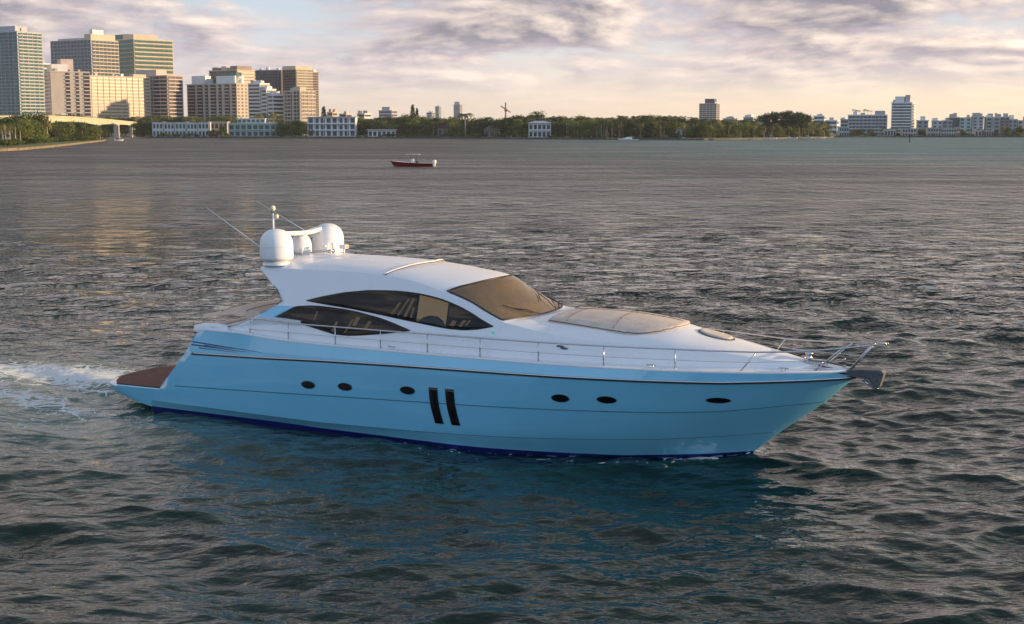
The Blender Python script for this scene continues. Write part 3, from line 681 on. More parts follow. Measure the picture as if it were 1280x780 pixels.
for (a, b, tp, lb, wm) in ((1049, 1061, 159, 'small teal roofed house at the left of the right shore', M_pgreen), (1106, 1120, 161.5, 'low white house before the white tower', M_muted), (1128, 1145, 161, 'arched white house under the white tower', M_muted), (1160, 1176, 160, 'white two storey house left of the lit gable', M_muted), (1177, 1195, 161, 'long white house beside the lit gable', M_muted), (1195.5, 1200, 159.5, 'small sunlit gable wall on the right shore', M_cream), (1219, 1227, 163, 'small pink hut on the right shore', M_pink), (1230, 1242, 163.5, 'low grey house right of the pink hut', M_muted2)):
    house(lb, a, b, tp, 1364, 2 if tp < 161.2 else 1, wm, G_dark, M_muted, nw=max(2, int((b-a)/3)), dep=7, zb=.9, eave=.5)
# ------------------------------------------------------------------ bridge
M_bridge = mat('pale green cream bridge paint', (.46, .46, .30), .6, var=.08, vscale=.1)
BR = [(-90, 1060, 146.5, 152), (-30, 1110, 145.2, 152.5), (20, 1150, 144.2, 155.), (45, 1170, 143.8, 155.5), (80, 1205, 145, 152), (105, 1232, 146.6, 153.2), (120, 1250, 147.8, 156), (138, 1285, 149.5, 155), (158, 1320, 151.6, 156), (180, 1365, 153.8, 159.5)]
br = empty('road_bridge', (xat(60, 1190), 1190, 0), 0, 'long low cream and green road bridge crossing behind the left bank', 'bridge')
ox, oy = xat(60, 1190), 1190
def bq(px, Yd, py, dy_=0): p = P3(px, py, Yd); return (p.x-ox, p.y-oy+dy_, p.z)
fine_ = []
for k in range(61):
    px_ = -90+270*k/60; a_ = [r[0] for r in BR]
    fine_.append((px_,)+tuple(float(np.interp(px_, a_, [r[j] for r in BR])) for j in (1, 2, 3)))
g_ = MB().grid([[bq(p, y, t_+1.7), bq(p, y, b_), bq(p, y, b_, 13), bq(p, y, t_+1.7, 13)] for p, y, t_, b_ in fine_], closed=True); g_.build('girder', M_bridge, br)
MB().grid([[bq(p, y, t_+1.7, -1.6), bq(p, y, t_+.9, -1.6), bq(p, y, t_+.9, 14.6), bq(p, y, t_+1.7, 14.6)] for p, y, t_, b_ in fine_], closed=True).build('deck', M_bridge, br)
MB().grid([[bq(p, y, t_+.9, -1.5), bq(p, y, t_, -1.5), bq(p, y, t_, -1.2), bq(p, y, t_+.9, -1.2)] for p, y, t_, b_ in fine_], closed=True).build('parapet', M_cream, br)
MB().grid([[bq(p, y, t_+.9, 14.2), bq(p, y, t_, 14.2), bq(p, y, t_, 14.5), bq(p, y, t_+.9, 14.5)] for p, y, t_, b_ in fine_], closed=True).build('parapet', M_cream, br)
for p, y, b_ in ((-40, 1103, 152), (8, 1145, 153), (45, 1170, 155), (119.5, 1250, 155.5), (143, 1292, 155), (163, 1330, 156)):
    q = bq(p, y, b_); MB().box(q[0]-1.1, q[1]+1, -2, q[0]+1.1, q[1]+4, q[2]).box(q[0]-1.1, q[1]+9, -2, q[0]+1.1, q[1]+12, q[2]).box(q[0]-1.3, q[1]+.5, q[2]-1.2, q[0]+1.3, q[1]+12.5, q[2]+.1).build('pier', M_beige, br)
M_rubber = mat('tyre rubber', (.02, .02, .02), .8)
vq = P3(79, 144.6, 1204); van = empty('parked_van', (vq.x, vq.y+3, vq.z), R(20), 'small white van driving over the low bridge', 'van')
bevel(MB().box(-2.6, -.95, .45, 2.2, .95, 2.1).box(2.2, -.93, .45, 2.9, .93, 1.3).build('body', M_wht, van), .15)
for sx_ in (-1.7, 1.8):
    for sy_ in (-.95, .95): MB().tube([(sx_, sy_-.1, .4), (sx_, sy_+.1, .4)], .4, 12).build('wheel', M_rubber, van, True)
MB().box(1.2, -.97, 1.25, 2.15, .97, 1.85).build('window', G_dark, van)
van.name = 'white_van'
# tower crane, channel marker
M_orange = mat('orange crane paint', (.45, .17, .04), .6)
ce = empty('tower_crane', (xat(632, 2000), 2000, .9), 0, 'distant orange tower crane above the island trees', 'crane')
zt = zat(128, 2000)-.9
MB().box(-.9, -.9, 0, .9, .9, zt).build('mast', M_orange, ce)
MB().tube([(-7, 0, zt-5), (7, 0, zt-14)], 1.0, 4).build('jib', M_orange, ce)
MB().box(-1.6, -1.4, zt-13, 2.2, 1.4, zt-9).build('cab', M_orange, ce)
mk = P3(1137, 178, 865); me_ = empty('channel_marker', (mk.x, mk.y, 0), 0, 'dark channel marker post standing in the water at the right', 'marker')
MB().tube([(0, 0, -2), (0, 0, 4.2)], .28, 10).build('pile', M_droof, me_, True)
MB().box(-.7, -.12, 3.2, .7, -.02+.0, 4.6).build('board', M_droof, me_)
# ------------------------------------------------------------------ small boats
M_redh = mat('dark red boat paint', (.20, .012, .012), .25, var=.06, coat=.5)
M_bwh = mat('white boat gelcoat', (.70, .68, .66), .3, var=.05)
M_bblk = mat('black boat fittings', (.02, .02, .022), .5)
def boat(name, label, cat, loc, rz, L, B, hullm, console=True, cabin=False, motors=2):
    e = empty(name, loc, rz, label, cat)
    def sec(t):   # t 0 stern .. 1 bow ; x forward
        x = -L/2+L*t; b = B/2*(1-max(0, (t-.35)/.65)**2.4)**.75 if t < 1 else 0.
        b = B/2*.93+B/2*.07*min(1, t*3) if t < .35 else b
        sh = .75+.55*t**2
        return x, b, sh
    rows = []
    for k in range(25):
        x, b, sh = sec(k/24); f_ = max(0, (k/24-.75)/.25)
        rows.append([(x-.9*f_*1.2, 0, -.35+.5*f_), (x-.7*f_, b*.75, -.05+.2*f_), (x, b, sh), (x, max(0, b-.12), sh+.03), (x, max(0, b-.22), sh-.08), (x, 0, max(.35, sh-.3) if k < 17 else sh-.06)])
    m = MB()
    for sg in (-1, 1): m.grid([[(x, sg*y, z) for x, y, z in r] for r in rows], lambda a, b: 0 if b < 2 else 1)
    r = rows[0]; m.poly([(x, y, z) for x, y, z in r]+[(x, -y, z) for x, y, z in r[::-1][1:-1]], 1)
    m.build('hull', [hullm, M_bwh], e, True, 35)
    if console:
        bevel(MB().box(-.5, -.45, .4, .45, .45, 1.75).build('console', M_bwh, e), .08)
        MB().box(.1, -.42, 1.75, .2, .42, 2.2).build('console_screen', M_bblk, e)
        bevel(MB().box(-1.5, -.5, .4, -.9, .5, 1.25).build('seat', M_bblk, e), .06)
        tt = bevel(MB().box(-1.9, -1.05, 2.75, 1.25, 1.05, 2.86).build('hard_top', M_bwh, e), .05)
        for a in (-1.3, .35):
            for s_ in (-.6, .6): MB().tube([(a*.8, s_*.7, .5), (a, s_*1.1, 2.75)], .05, 6).build('top_post', M_bblk, e)
    if cabin:
        cm_ = MB(); cm_.grid([[(x, y*w_, z) for y, z in ((-1, .8), (-.95, 1.2), (-.8, h_), (.8, h_), (.95, 1.2), (1, .8))] for x, w_, h_ in ((-L*.2, B*.38, 2.3), (L*.05, B*.38, 2.4), (L*.2, B*.34, 1.5), (L*.32, B*.2, 1.25))])
        cm_.build('cabin', M_bwh, e, True, 30)
        MB().box(-L*.2, -B*.39, 1.55, L*.03, -B*.36, 2.0).build('window', G_dark, e)
        MB().box(-L*.3, -B*.3, 2.75, L*.02, B*.3, 2.85).build('hard_top', M_bwh, e)
        for a in (-L*.28, 0): MB().tube([(a, -B*.28, 1.), (a, -B*.28, 2.76)], .05, 5).build('top_post', M_steelb, e)
    for k in range(motors):
        y = (k-(motors-1)/2)*.75
        mo = MB().grid([[(-L/2-.2+.38*math.cos(q)*s_, y+.24*math.sin(q)*s_, z) for q in np.linspace(0, 2*math.pi, 13)[:-1]] for z, s_ in ((-.3, .4), (.5, .5), (.75, .9), (1.05, 1.05), (1.35, .95), (1.5, .55), (1.52, .05))], closed=True)
        mo.build('outboard_motor', M_bwh, e, True)
    return e
M_steelb = mat('painted steel tube', (.5, .5, .5), .4)
boat('motorboat', 'dark red open motorboat with a white hard top far out on the water', 'motorboat', (-23.4, 329, 0), R(180-4), 10.2, 2.8, M_redh, motors=3)
boat('cabin_cruiser', 'white cabin cruiser moored at the island seawall', 'boat', (xat(785, 1030), 1028, 0), R(178), 15, 4.2, M_bwh, console=False, cabin=True, motors=0)
boat('motorboat', 'small white boat moving near the end of the bridge', 'motorboat', (xat(149, 975), 975, 0), R(10), 6.0, 2.2, M_bwh, console=True, motors=1)
for k, (px_, Yd, L_) in enumerate(((963, 1082, 9), (990, 1122, 8), (1008, 1160, 9), (1026, 1190, 7))):
    boat('moored_boat', ['white boat moored left of the four at the island tip', 'second of four small boats moored at the island tip', 'third of four small boats moored at the island tip', 'rightmost of four small boats moored at the island tip'][k], 'boat', (xat(px_, Yd), Yd, 0), R(170+k*7), L_, 2.6, M_bwh, console=(k % 2 == 0), cabin=False, motors=1)
# docks
M_dock = mat('weathered dock timber', (.30, .22, .15), .85, var=.25, vscale=1)
for k, (px_, Yd, wd_, lb) in enumerate(((650, 1140, 14, 'low timber dock left of the blue roofed pavilion'), (772, 1062, 16, 'timber dock beside the moored cruiser'), (868, 1035, 20, 'long timber dock below the lone tower'), (900, 1046, 16, 'timber dock right of the long dock'), (1000, 1150, 18, 'pale timber dock behind the four moored boats'))):
    e = empty('dock', (xat(px_, Yd), Yd, 0), 0, lb, 'dock')
    MB().box(-wd_/2, -2.5, .95, wd_/2, 1.5, 1.2).build('deck', M_dock, e)
    p0 = MB().tube([(0, 0, -2), (0, 0, 2.1)], .2, 7).build('pile', M_dock, e); p0.location = (-wd_/2, -2.6, 0)
    for q in range(1, 5): rep(p0, e, (-wd_/2+wd_*q/4, -2.6, 0))
# ------------------------------------------------------------------ materials of the yacht
M_hull = mat('light blue gelcoat', (.19, .545, .74), .09, var=.03, vscale=.6, coat=1.)
M_anti = mat('dark blue antifouling', (.006, .012, .14), .45, var=.15)
M_white = mat('white gelcoat', (.78, .79, .80), .28, var=.008, vscale=.5, coat=.35)
M_white2 = mat('white moulded plastic', (.80, .80, .79), .38, var=.04)
M_steel = mat('polished stainless steel', (.55, .55, .56), .22, metal=1., var=.05)
M_black = mat('black rubber seal', (.008, .008, .009), .45)
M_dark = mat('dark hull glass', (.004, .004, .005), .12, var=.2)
M_seam = mat('hull seam dark blue', (.035, .14, .21), .4)  # darker blue for hull seams and porthole rims
M_navy = mat('navy blue decal', (.008, .03, .13), .3)
M_cush = mat('beige vinyl cushion', (.64, .49, .38), .75, var=.08, vscale=4, bump=.25, bscale=30)
M_cushl = mat('pale beige cushion cover', (.60, .51, .43), .8, var=.08, vscale=2.5, bump=.3, bscale=14)
M_seamc = mat('brown cushion piping', (.20, .12, .09), .8)
M_interior = mat('brown cabin lining', (.10, .06, .04), .6, var=.2)
M_dash = mat('tan leather dashboard', (.55, .36, .18), .5, var=.15, vscale=2)
M_grey = mat('dark grey mesh grating', (.10, .11, .115), .6, var=.35, vscale=20)
M_green = mat('green navigation lens', (.02, .35, .2), .3, emit=(.05, .9, .5), estr=.25)
M_amberl = mat('frosted mast lens', (.9, .75, .5), .25)
def teak():
    mt = bpy.data.materials.new('teak planking'); mt.use_nodes = True; t = NT(mt.node_tree)
    co = t.a('ShaderNodeTexCoord').outputs['Object']; s = t.a('ShaderNodeSeparateXYZ', {0: co})
    st = t.m('FRACT', t.m('MULTIPLY', s.outputs[1], 7.)); line = t.m('LESS_THAN', st, .13)
    n = t.noise(t.a('ShaderNodeMapping', {'Vector': co, 'Scale': (1., 9., 1.)}).outputs[0], 3., 6, .65)
    b = t.mix(t.maprange(n, .3, .7), (.075, .030, .022), (.24, .11, .085)); b = t.mix(t.m('MULTIPLY', line, .8), b, (.015, .012, .01))
    p = t.a('ShaderNodeBsdfPrincipled', {'Base Color': b, 'Roughness': .75, 'Specular IOR Level': .2}); t.a('ShaderNodeOutputMaterial', {'Surface': p.outputs[0]}); return mt
M_teak = teak()
def glass(name, tint, through, rough=.03, wav=.35, wscale=1.4, ior=1.7, body=None):
    """tinted glass: part clear, part body colour, with a slightly uneven polished surface"""
    mt = bpy.data.materials.new(name); mt.use_nodes = True; t = NT(mt.node_tree)
    co = t.a('ShaderNodeTexCoord').outputs['Object']
    nn = t.noise(t.a('ShaderNodeMapping', {'Vector': co, 'Scale': (1., 1., 1.6)}).outputs[0], wscale, 3, .55, .6)
    bp = t.a('ShaderNodeBump', {'Height': nn, 'Strength': wav, 'Distance': .10}).outputs[0]
    pr = t.a('ShaderNodeBsdfPrincipled', {'Base Color': (*(body or tint), 1), 'Roughness': rough, 'IOR': ior, 'Normal': bp, 'Specular IOR Level': .6})
    tr = t.a('ShaderNodeBsdfTransparent', {'Color': (*tint, 1)})
    lw = t.a('ShaderNodeLayerWeight', {'Blend': .35, 'Normal': bp}).outputs['Fresnel']
    f = t.m('MULTIPLY', t.m('SUBTRACT', 1., lw), through, clamp=True)
    mx = t.a('ShaderNodeMixShader', {0: f, 1: pr.outputs[0], 2: tr.outputs[0]})
    t.a('ShaderNodeOutputMaterial', {'Surface': mx.outputs[0]}); return mt
def streaked_glass():
    mt = bpy.data.materials.new('tinted side glass with painted reflections'); mt.use_nodes = True; t = NT(mt.node_tree)
    co = t.a('ShaderNodeTexCoord').outputs['Object']
    rot = t.a('ShaderNodeMapping', {'Vector': co, 'Rotation': (0, R(38), 0), 'Scale': (.30, .4, 3.2)}).outputs[0]
    n = t.noise(rot, 1.5, 3, .55, .25); n2_ = t.noise(co, .55, 2, .5)
    f = t.m('MULTIPLY', t.maprange(n, .42, .58), t.maprange(n2_, .30, .55))
    cc = t.mix(f, (.012, .009, .006), (.085, .052, .028))  # brown streaks are warm reflections put into the pane colour
    nn = t.noise(co, 1.6, 3, .5); bp = t.a('ShaderNodeBump', {'Height': nn, 'Strength': .5, 'Distance': .06}).outputs[0]
    p = t.a('ShaderNodeBsdfPrincipled', {'Base Color': cc, 'Roughness': .06, 'IOR': 1.36, 'Normal': bp})
    t.a('ShaderNodeOutputMaterial', {'Surface': p.outputs[0]}); return mt
M_side = streaked_glass() or glass('dark brown tinted side glass', (.03, .02, .012), 0., .035, .55, 2.1, 1.9, body=(.016, .010, .005))
M_amber = glass('amber lit pane', (.3, .18, .05), 0., .08, .25, 2., 1.5, body=(.34, .19, .055))  # amber light seen in this pane is put into its colour
M_wind = glass('bronze tinted windscreen', (.85, .72, .52), .60, .03, .12, .8, 2.0, body=(.30, .225, .135))

YT_ = empty('motor_yacht', (YB[0], YB[1], 0), -YT, 'large light blue and white motor yacht cruising with a foamy wake behind its stern', 'yacht')
Y = YT_
# ------------------------------------------------------------------ hull
def dens(rows, n=3):
    out = []
    for a, b in zip(rows[:-1], rows[1:]):
        for k in range(n):
            t = k/n; out.append([tuple(p[i]*(1-t)+q[i]*t for i in range(3)) for p, q in zip(a, b)])
    out.append(rows[-1]); return out
m = MB()
for sgn in (-1, 1):
    rows = [[(x, sgn*y, z) for x, y, z in k] for k in HC]
    m.grid(dens(rows[:5]), 0, flip=sgn > 0); m.grid(dens(rows[4:]), 1, flip=sgn > 0)
# transom: flat panels between the two quarters
tr_rows = [[(k[0][0], -k[0][1], k[0][2]), (k[0][0]-.25, 0, k[0][2]), (k[0][0], k[0][1], k[0][2])] for k in HC]
m.grid(tr_rows, 0)
hull = m.build('hull', [M_hull, M_anti], Y, True, 22)
def strip_on_hull(pts_xz, off=.012, y_fn=None):
    return [(x, -(hull_y(x, z)+off), z) for x, z in pts_xz]
# seams and rub rail (both sides)
def side_line(k, r, name, mt, off, x0=None, x1=None, dz=0., n=6):
    for sgn in (-1, 1):
        pts = [(x, sgn*(y+off), z+dz) for x, y, z in k if (x0 is None or x >= x0) and (x1 is None or x <= x1)]
        MB().tube(pts, r, n).build(name, mt, Y, True)
side_line(HC[1], .030, 'rub_rail', M_steel, .008, x0=-17.0)
side_line(HC[1], .016, 'rail_seal', M_black, .004, x0=-17.0, dz=-.040)
side_line(HC[2], .013, 'hull_seam', M_seam, .002, x0=-17.9)
side_line(HC[3], .010, 'spray_seam', M_seam, .002, x0=-17.0, x1=.9)
side_line(HC[4], .012, 'waterline_stripe', M_white2, .002, dz=.03)
# portholes
for px_, pz_ in ((-12.493, 1.389), (-11.181, 1.444), (-9.05, 1.524), (-4.357, 1.677), (-3.086, 1.712), (-.24, 1.814)):
    for sgn in (-1, 1):
        a_, b_ = .235+.012*max(0, px_+5), .112-.007*max(0, px_+5)
        def ell(s, o_): return [(px_+a_*s*math.cos(q*math.pi/12), 0, pz_+b_*s*math.sin(q*math.pi/12)) for q in range(24)], o_
        rr = []
        for s_, o_ in ((1.08, -.004), (1.07, .016), (1.0, .018), (.97, .008)):
            rr.append([(x, sgn*(hull_y(x, z)+o_), z) for x, _, z in ell(s_, o_)[0]])
        pf = MB().grid(rr, 0, closed=True).build('porthole', M_seam, Y, True, 30)
        MB().poly([(x, sgn*(hull_y(x, z)+.019), z) for x, _, z in ell(.985, 0)[0]]).build('pane', M_dark, pf)
# tall slanted windows amidships
for dx_ in (0, .53):
    for sgn in (-1, 1):
        rows = []
        for k in range(13):
            t = k/12; z = 1.68-1.05*t; xc = -8.20+dx_+.10*t-.035*math.sin(math.pi*t)
            wd_ = .135
            rows.append([(xc-wd_, sgn*(hull_y(xc-wd_, z)+.014), z), (xc, sgn*(hull_y(xc, z)+.016), z), (xc+wd_, sgn*(hull_y(xc+wd_, z)+.014), z)])
        o = MB().grid(rows).build('hull_window', M_dark, Y, True); so = o.modifiers.new('s', 'SOLIDIFY'); so.thickness = .02; so.offset = 0
# decal strokes on the quarter
for (x0, z0, x1, z1, w0) in ((-16.85, 2.36, -14.1, 2.235, .050), (-16.9, 2.27, -14.6, 2.20, .055), (-16.6, 2.19, -15.1, 2.165, .035), (-16.4, 2.29, -15.2, 2.26, .03)):
    for sgn in (-1, 1):
        rows = [[], []]
        for k in range(15):
            t = k/14; x = x0+(x1-x0)*t; z = z0+(z1-z0)*t; hw = w0*(1-t)**.7*.32+.003
            rows[0].append((x, sgn*(hull_y(x, z-hw)+.006), z-hw)); rows[1].append((x, sgn*(hull_y(x, z+hw)+.006), z+hw))
        MB().grid(rows).build('decal_stripe', M_navy, Y)
# swim platform
rows = []
NP = 17
def plat_out(v):          # v -1..1 across; aft outline
    return -20.25-1.25*(1-abs(v)**2.6)
top, und = [], []
for k in range(NP):
    v = -1+2*k/(NP-1); y = 2.43*math.copysign(1-(1-abs(v))**1.25, v); xo = plat_out(v)
    rows.append([(-18.1, y*.90, .0), (-18.9, y*.915, .06), (xo+.75, y*.945, .20), (xo+.12, y*.965, .42), (xo, y*.98, .58), (xo+.03, y, .66), (xo+.08, y*.985, .68), (-18.2, y*.985, .70)])
pm = MB().grid(rows)
pm.poly([rows[0][i] for i in range(8)]); pm.poly([rows[-1][i] for i in range(8)][::-1])
pl = pm.build('swim_platform', M_hull, Y, True, 30)
tk = [[(plat_out(v*.9)+.2+(abs(y)*.0), y, .706), (-18.15, y, .722)] for v, y in [(-1+2*k/20, 2.24*(-1+2*k/20)) for k in range(21)]]
MB().grid(tk).build('teak_deck', M_teak, pl)
# transom steps and garage lid
for k in range(5):
    bevel(MB().box(-18.2+.28*k, -2.2, .72+.36*k, -17.72+.28*k, -1.55, 1.0+.36*k).build('transom_step', M_white, Y), .03)
    bevel(MB().box(-18.2+.28*k, 1.55, .72+.36*k, -17.72+.28*k, 2.2, 1.0+.36*k).build('transom_step', M_white, Y), .03)
g = MB(); g.grid([[(-18.3, -1.5, .72), (-18.3, 1.5, .72)], [(-18.2, -1.5, 1.5), (-18.2, 1.5, 1.5)], [(-17.75, -1.5, 2.3), (-17.75, 1.5, 2.3)], [(-17.3, -1.5, 2.72), (-17.3, 1.5, 2.72)], [(-14.9, -1.5, 2.8), (-14.9, 1.5, 2.8)]])
g.build('garage_lid', M_white, Y, True)
# aft deck sheet
dk = [[(x, -bsheer(x)+.12, 2.6), (x, bsheer(x)-.12, 2.6)] for x in (-17.1, -16, -15, -14, -13, -12.5)]
MB().grid(dk).build('aft_deck', M_teak, Y)

# ------------------------------------------------------------------ superstructure
def S_(x):
    if x < -10: return 2.42-.0036*(-10-x)**1.5
    if x < 2: return max(.05, 2.42*(1-((x+10)/12.)**2.3)**.8)
    return .05
def half(x, z): return S_(x)-.3*(z-2.6)
RT = [(-14.86, 4.66, -14.75, 4.90), (-14.1, 4.68, -14.0, 4.96), (-12.64, 4.70, -12.6, 5.0), (-11.49, 4.70, -11.4, 4.98), (-10.35, 4.655, -10.1, 4.92),
      (-9.27, 4.52, -8.75, 4.79), (-8.3, 4.275, -7.35, 4.59), (-7.5, 4.03, -6.88, 4.26), (-6.98, 3.80, -6.4, 3.93), (-6.42, 3.585, -5.93, 3.62),
      (-6.0, 3.49, -5.5, 3.66), (-4.66, 3.27, -4.4, 3.71), (-3.3, 3.18, -3.15, 3.68), (-2.0, 3.11, -1.95, 3.55), (-1.2, 3.06, -1.2, 3.37), (-.4, 3.0, -.4, 3.21),
      (.5, 2.885, .5, 3.03), (1.4, 2.76, 1.4, 2.86), (2.2, 2.665, 2.2, 2.72), (2.75, 2.62, 2.75, 2.64), (2.97, 2.60, 2.97, 2.61)]
RT = np.array(RT)
def mono(tab, s):       # Catmull-Rom through the control rows
    n = len(tab); i = min(int(s), n-2); t = s-i
    p0 = tab[max(i-1, 0)]; p1 = tab[i]; p2 = tab[i+1]; p3 = tab[min(i+2, n-1)]
    return .5*((2*p1)+(-p0+p2)*t+(2*p0-5*p1+4*p2-p3)*t*t+(-p0+3*p1-3*p2+p3)*t**3)
AFTX = [(2.62, -16.4), (2.75, -16.3), (3.22, -14.66), (3.5, -14.15), (3.82, -13.72), (4.1, -14.14), (4.48, -14.67), (4.66, -14.86)]
YO = {17: .5, 18: .27, 19: .12, 20: .02}
def row(s):
    cx, cz, mx, mz = mono(RT, s)
    wa = 1. if s <= 0 else (1-s*.55 if s < 1 else max(0., .45*(2-s)))
    side = []
    for wv in (0, .12, .26, .4, .55, .7, .84, .94, 1):
        z = 2.62+(cz-2.62)*wv
        x = cx+wa*(interp(z, AFTX)-AFTX[-1][1])
        y = half(x, z)
        side.append((x, min(y, bsheer(x)*.93), z))
    xb = side[0][0]; b = bsheer(xb); zs = interp(xb, CURVES[0][8])
    y0 = side[0][1]
    gun = [(xb, b, zs), (xb, b-.02*min(1, b), zs+.045), (xb, b*.985-.06*min(1, b*.8), zs+.065), (xb, max(y0, b*.97-.12*min(1, b)), zs+.045), (xb, max(y0, b*.96-.15*min(1, b)), zs+.0), ]
    side[0] = (xb, y0, max(2.62, 2.62))
    topp = []
    cy = side[-1][1]
    for v in (.03, .08, .2, .34, .5, .66, .82, 1.):
        g_ = 1-(1-v)**2; g2 = 1-(1-v)**2.4
        topp.append((cx+(mx-cx)*g_, cy*(1-v), cz+(mz-cz)*g2+.02*math.sin(math.pi*min(1, v*3))))
    return gun+side+topp
NR = 8
SS = [k/NR for k in range((len(RT)-1)*NR+1)]
ROWS = [row(s) for s in SS]
ncol = len(ROWS[0]); CI = 13      # index of crease column
def is_wind(a, b):  # glass area: rows 6..9, top columns
    s = SS[a]+.5/NR
    return 6.0 < s < 9.0 and b >= CI+1
def is_blue(a, b): return False
m = MB(); frame_m = MB(); glass_m = MB(); trim = MB()
for sgn in (-1, 1):
    P = [[(x, sgn*y, z) for x, y, z in r] for r in ROWS]
    for a in range(len(P)-1):
        for b in range(ncol-1):
            q = [P[a][b], P[a][b+1], P[a+1][b+1], P[a+1][b]]
            if is_wind(a, b): glass_m.poly(q)
            elif b < 4 and SS[a] > -1: m.poly(q, 0)
            else: m.poly(q, 0)
sup = m.build('superstructure', [M_white, M_interior], Y, True, 32)
so = sup.modifiers.new('thick', 'SOLIDIFY'); so.thickness = .07; so.offset = 0 if False else None or 0
so.material_offset = 1; so.offset = -1; so.use_rim = True; so.material_offset_rim = 0
wsg = glass_m.build('windscreen', M_wind, Y, True)
# windscreen surround
iA, iB = 6*NR, 9*NR
colp = CI+1
edge = [ROWS[a][colp] for a in range(iA, iB+1)]
for nm_, pts in (('windscreen_seal', None),):
    loop = []
    loop += [ROWS[iA][b] for b in range(ncol-1, colp-1, -1)]
    loop += [ROWS[a][colp] for a in range(iA+1, iB+1)]
    loop += [ROWS[iB][b] for b in range(colp+1, ncol)]
    lp = [(x, -y, z+.008) for x, y, z in loop]; rp = [(x, y, z+.008) for x, y, z in loop][::-1]
    MB().tube(lp+rp[1:], .024, 6).build('windscreen_seal', M_black, wsg, True)
# wipers
def shell_pt(s, v):   # point on the windscreen, v 0 edge..1 centre
    cx, cz, mx, mz = mono(RT, s); cy = half(cx, cz); g_ = 1-(1-v)**2; g2 = 1-(1-v)**2.4
    return (cx+(mx-cx)*g_, cy*(1-v), cz+(mz-cz)*g2)
for (va, sa, vb, sb, sg) in ((.72, 9.05, .62, 7.7, 1), (.55, 9.05, .12, 8.45, 1), (.75, 9.05, .40, 8.35, -1)):
    p0 = shell_pt(sa, va); p1 = shell_pt(sb, vb)
    pm_ = shell_pt((sa+sb)/2, (va+vb)/2)
    f_ = lambda p, dz_: (p[0], sg*p[1], p[2]+dz_)
    wp = MB().tube([f_(p0, .03), f_(pm_, .10), f_(p1, .06)], .014, 6).build('wiper', M_black, Y, True)
    q0 = shell_pt(sb+.5, vb+.25); q1 = shell_pt(max(6.2, sb-.4), vb-.1)
    MB().tube([f_(q0, .05), f_(p1, .06), f_(q1, .05)], .011, 5).build('wiper_blade', M_black, wp, True)
# cabin interior seen through the windscreen
mi_ = MB()
mi_.grid([[(x-.05, y*f_, z) for y in (-1.9, -1., 0, 1., 1.9)] for x, z, f_ in ((-6.2, 3.42, 1.), (-6.75, 3.55, .97), (-7.3, 3.62, .96), (-7.9, 3.58, .95), (-8.15, 3.2, .95), (-8.15, 2.6, .95))])
mi_.build('dashboard', M_dash, Y, True, 40)
MB().box(-8.9, -1.95, 2.61, -8.2, 1.95, 2.66).box(-13.4, -1.9, 2.61, -8.9, 1.9, 2.64).build('cabin_floor', M_interior, Y)
for yy in (-1.1, -.2, 1.1):
    s_ = MB(); s_.box(-9.6, yy-.3, 2.7, -9.0, yy+.3, 3.25); s_.box(-9.75, yy-.3, 3.2, -9.55, yy+.3, 4.0)
    bevel(s_.build('helm_seat', M_dash, Y), .06, 3)
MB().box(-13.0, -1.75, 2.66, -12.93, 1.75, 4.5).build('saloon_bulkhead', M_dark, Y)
# side windows, conforming to the cabin side
def side_patch(top, bot, off, name, mt, parent, x0=None, x1=None, nv=6, both=True, thick=.02):
    xa = max(top[0][0], x0 if x0 is not None else -99); xb = min(top[-1][0], x1 if x1 is not None else 99)
    out = []
    for sgn in ((-1, 1) if both else (-1,)):
        rows = []
        for k in range(61):
            x = xa+(xb-xa)*k/60; zt = interp(x, top); zb = interp(x, bot)
            rows.append([(x, sgn*(half(x, zb+(zt-zb)*j/nv)+off), zb+(zt-zb)*j/nv) for j in range(nv+1)])
        o = MB().grid(rows).build(name, mt, parent if not isinstance(parent, list) else parent[0 if sgn < 0 else 1], True)
        s2 = o.modifiers.new('s', 'SOLIDIFY'); s2.thickness = thick; s2.offset = 0
        out.append(o)
    return out
UT = [(-12.85, 3.80), (-12.48, 3.89), (-12.1, 3.97), (-11.66, 4.06), (-11.2, 4.12), (-10.84, 4.165), (-10.29, 4.19), (-9.9, 4.20), (-9.48, 4.19), (-9.05, 4.16), (-8.68, 4.11), (-8.35, 4.05), (-8.01, 3.96), (-7.65, 3.84), (-7.34, 3.71), (-7.05, 3.57), (-6.74, 3.43)]
UB = [(-12.85, 3.79), (-12.17, 3.755), (-11.31, 3.69), (-10.46, 3.60), (-9.63, 3.50), (-8.82, 3.41), (-8.3, 3.35), (-8.03, 3.325), (-7.53, 3.315), (-7.1, 3.36), (-6.74, 3.42)]
LT = [(-14.05, 3.17), (-13.7, 3.36), (-13.3, 3.57), (-12.8, 3.62), (-12.44, 3.625), (-12.0, 3.61), (-11.57, 3.585), (-11.1, 3.54), (-10.72, 3.48), (-10.4, 3.43), (-10.15, 3.38), (-9.75, 3.28), (-9.33, 3.17)]
LB = [(-14.05, 3.16), (-13.6, 3.17), (-12.93, 3.14), (-12.33, 3.03), (-11.79, 2.93), (-11.3, 2.925), (-10.9, 2.96), (-10.09, 3.06), (-9.33, 3.16)]
def grow(tab, dz_, dx_):
    n = len(tab); return [(x+(-dx_ if i == 0 else dx_ if i == n-1 else 0), z+dz_*(.15 if i in (0, n-1) else 1)) for i, (x, z) in enumerate(tab)]
PANES = []
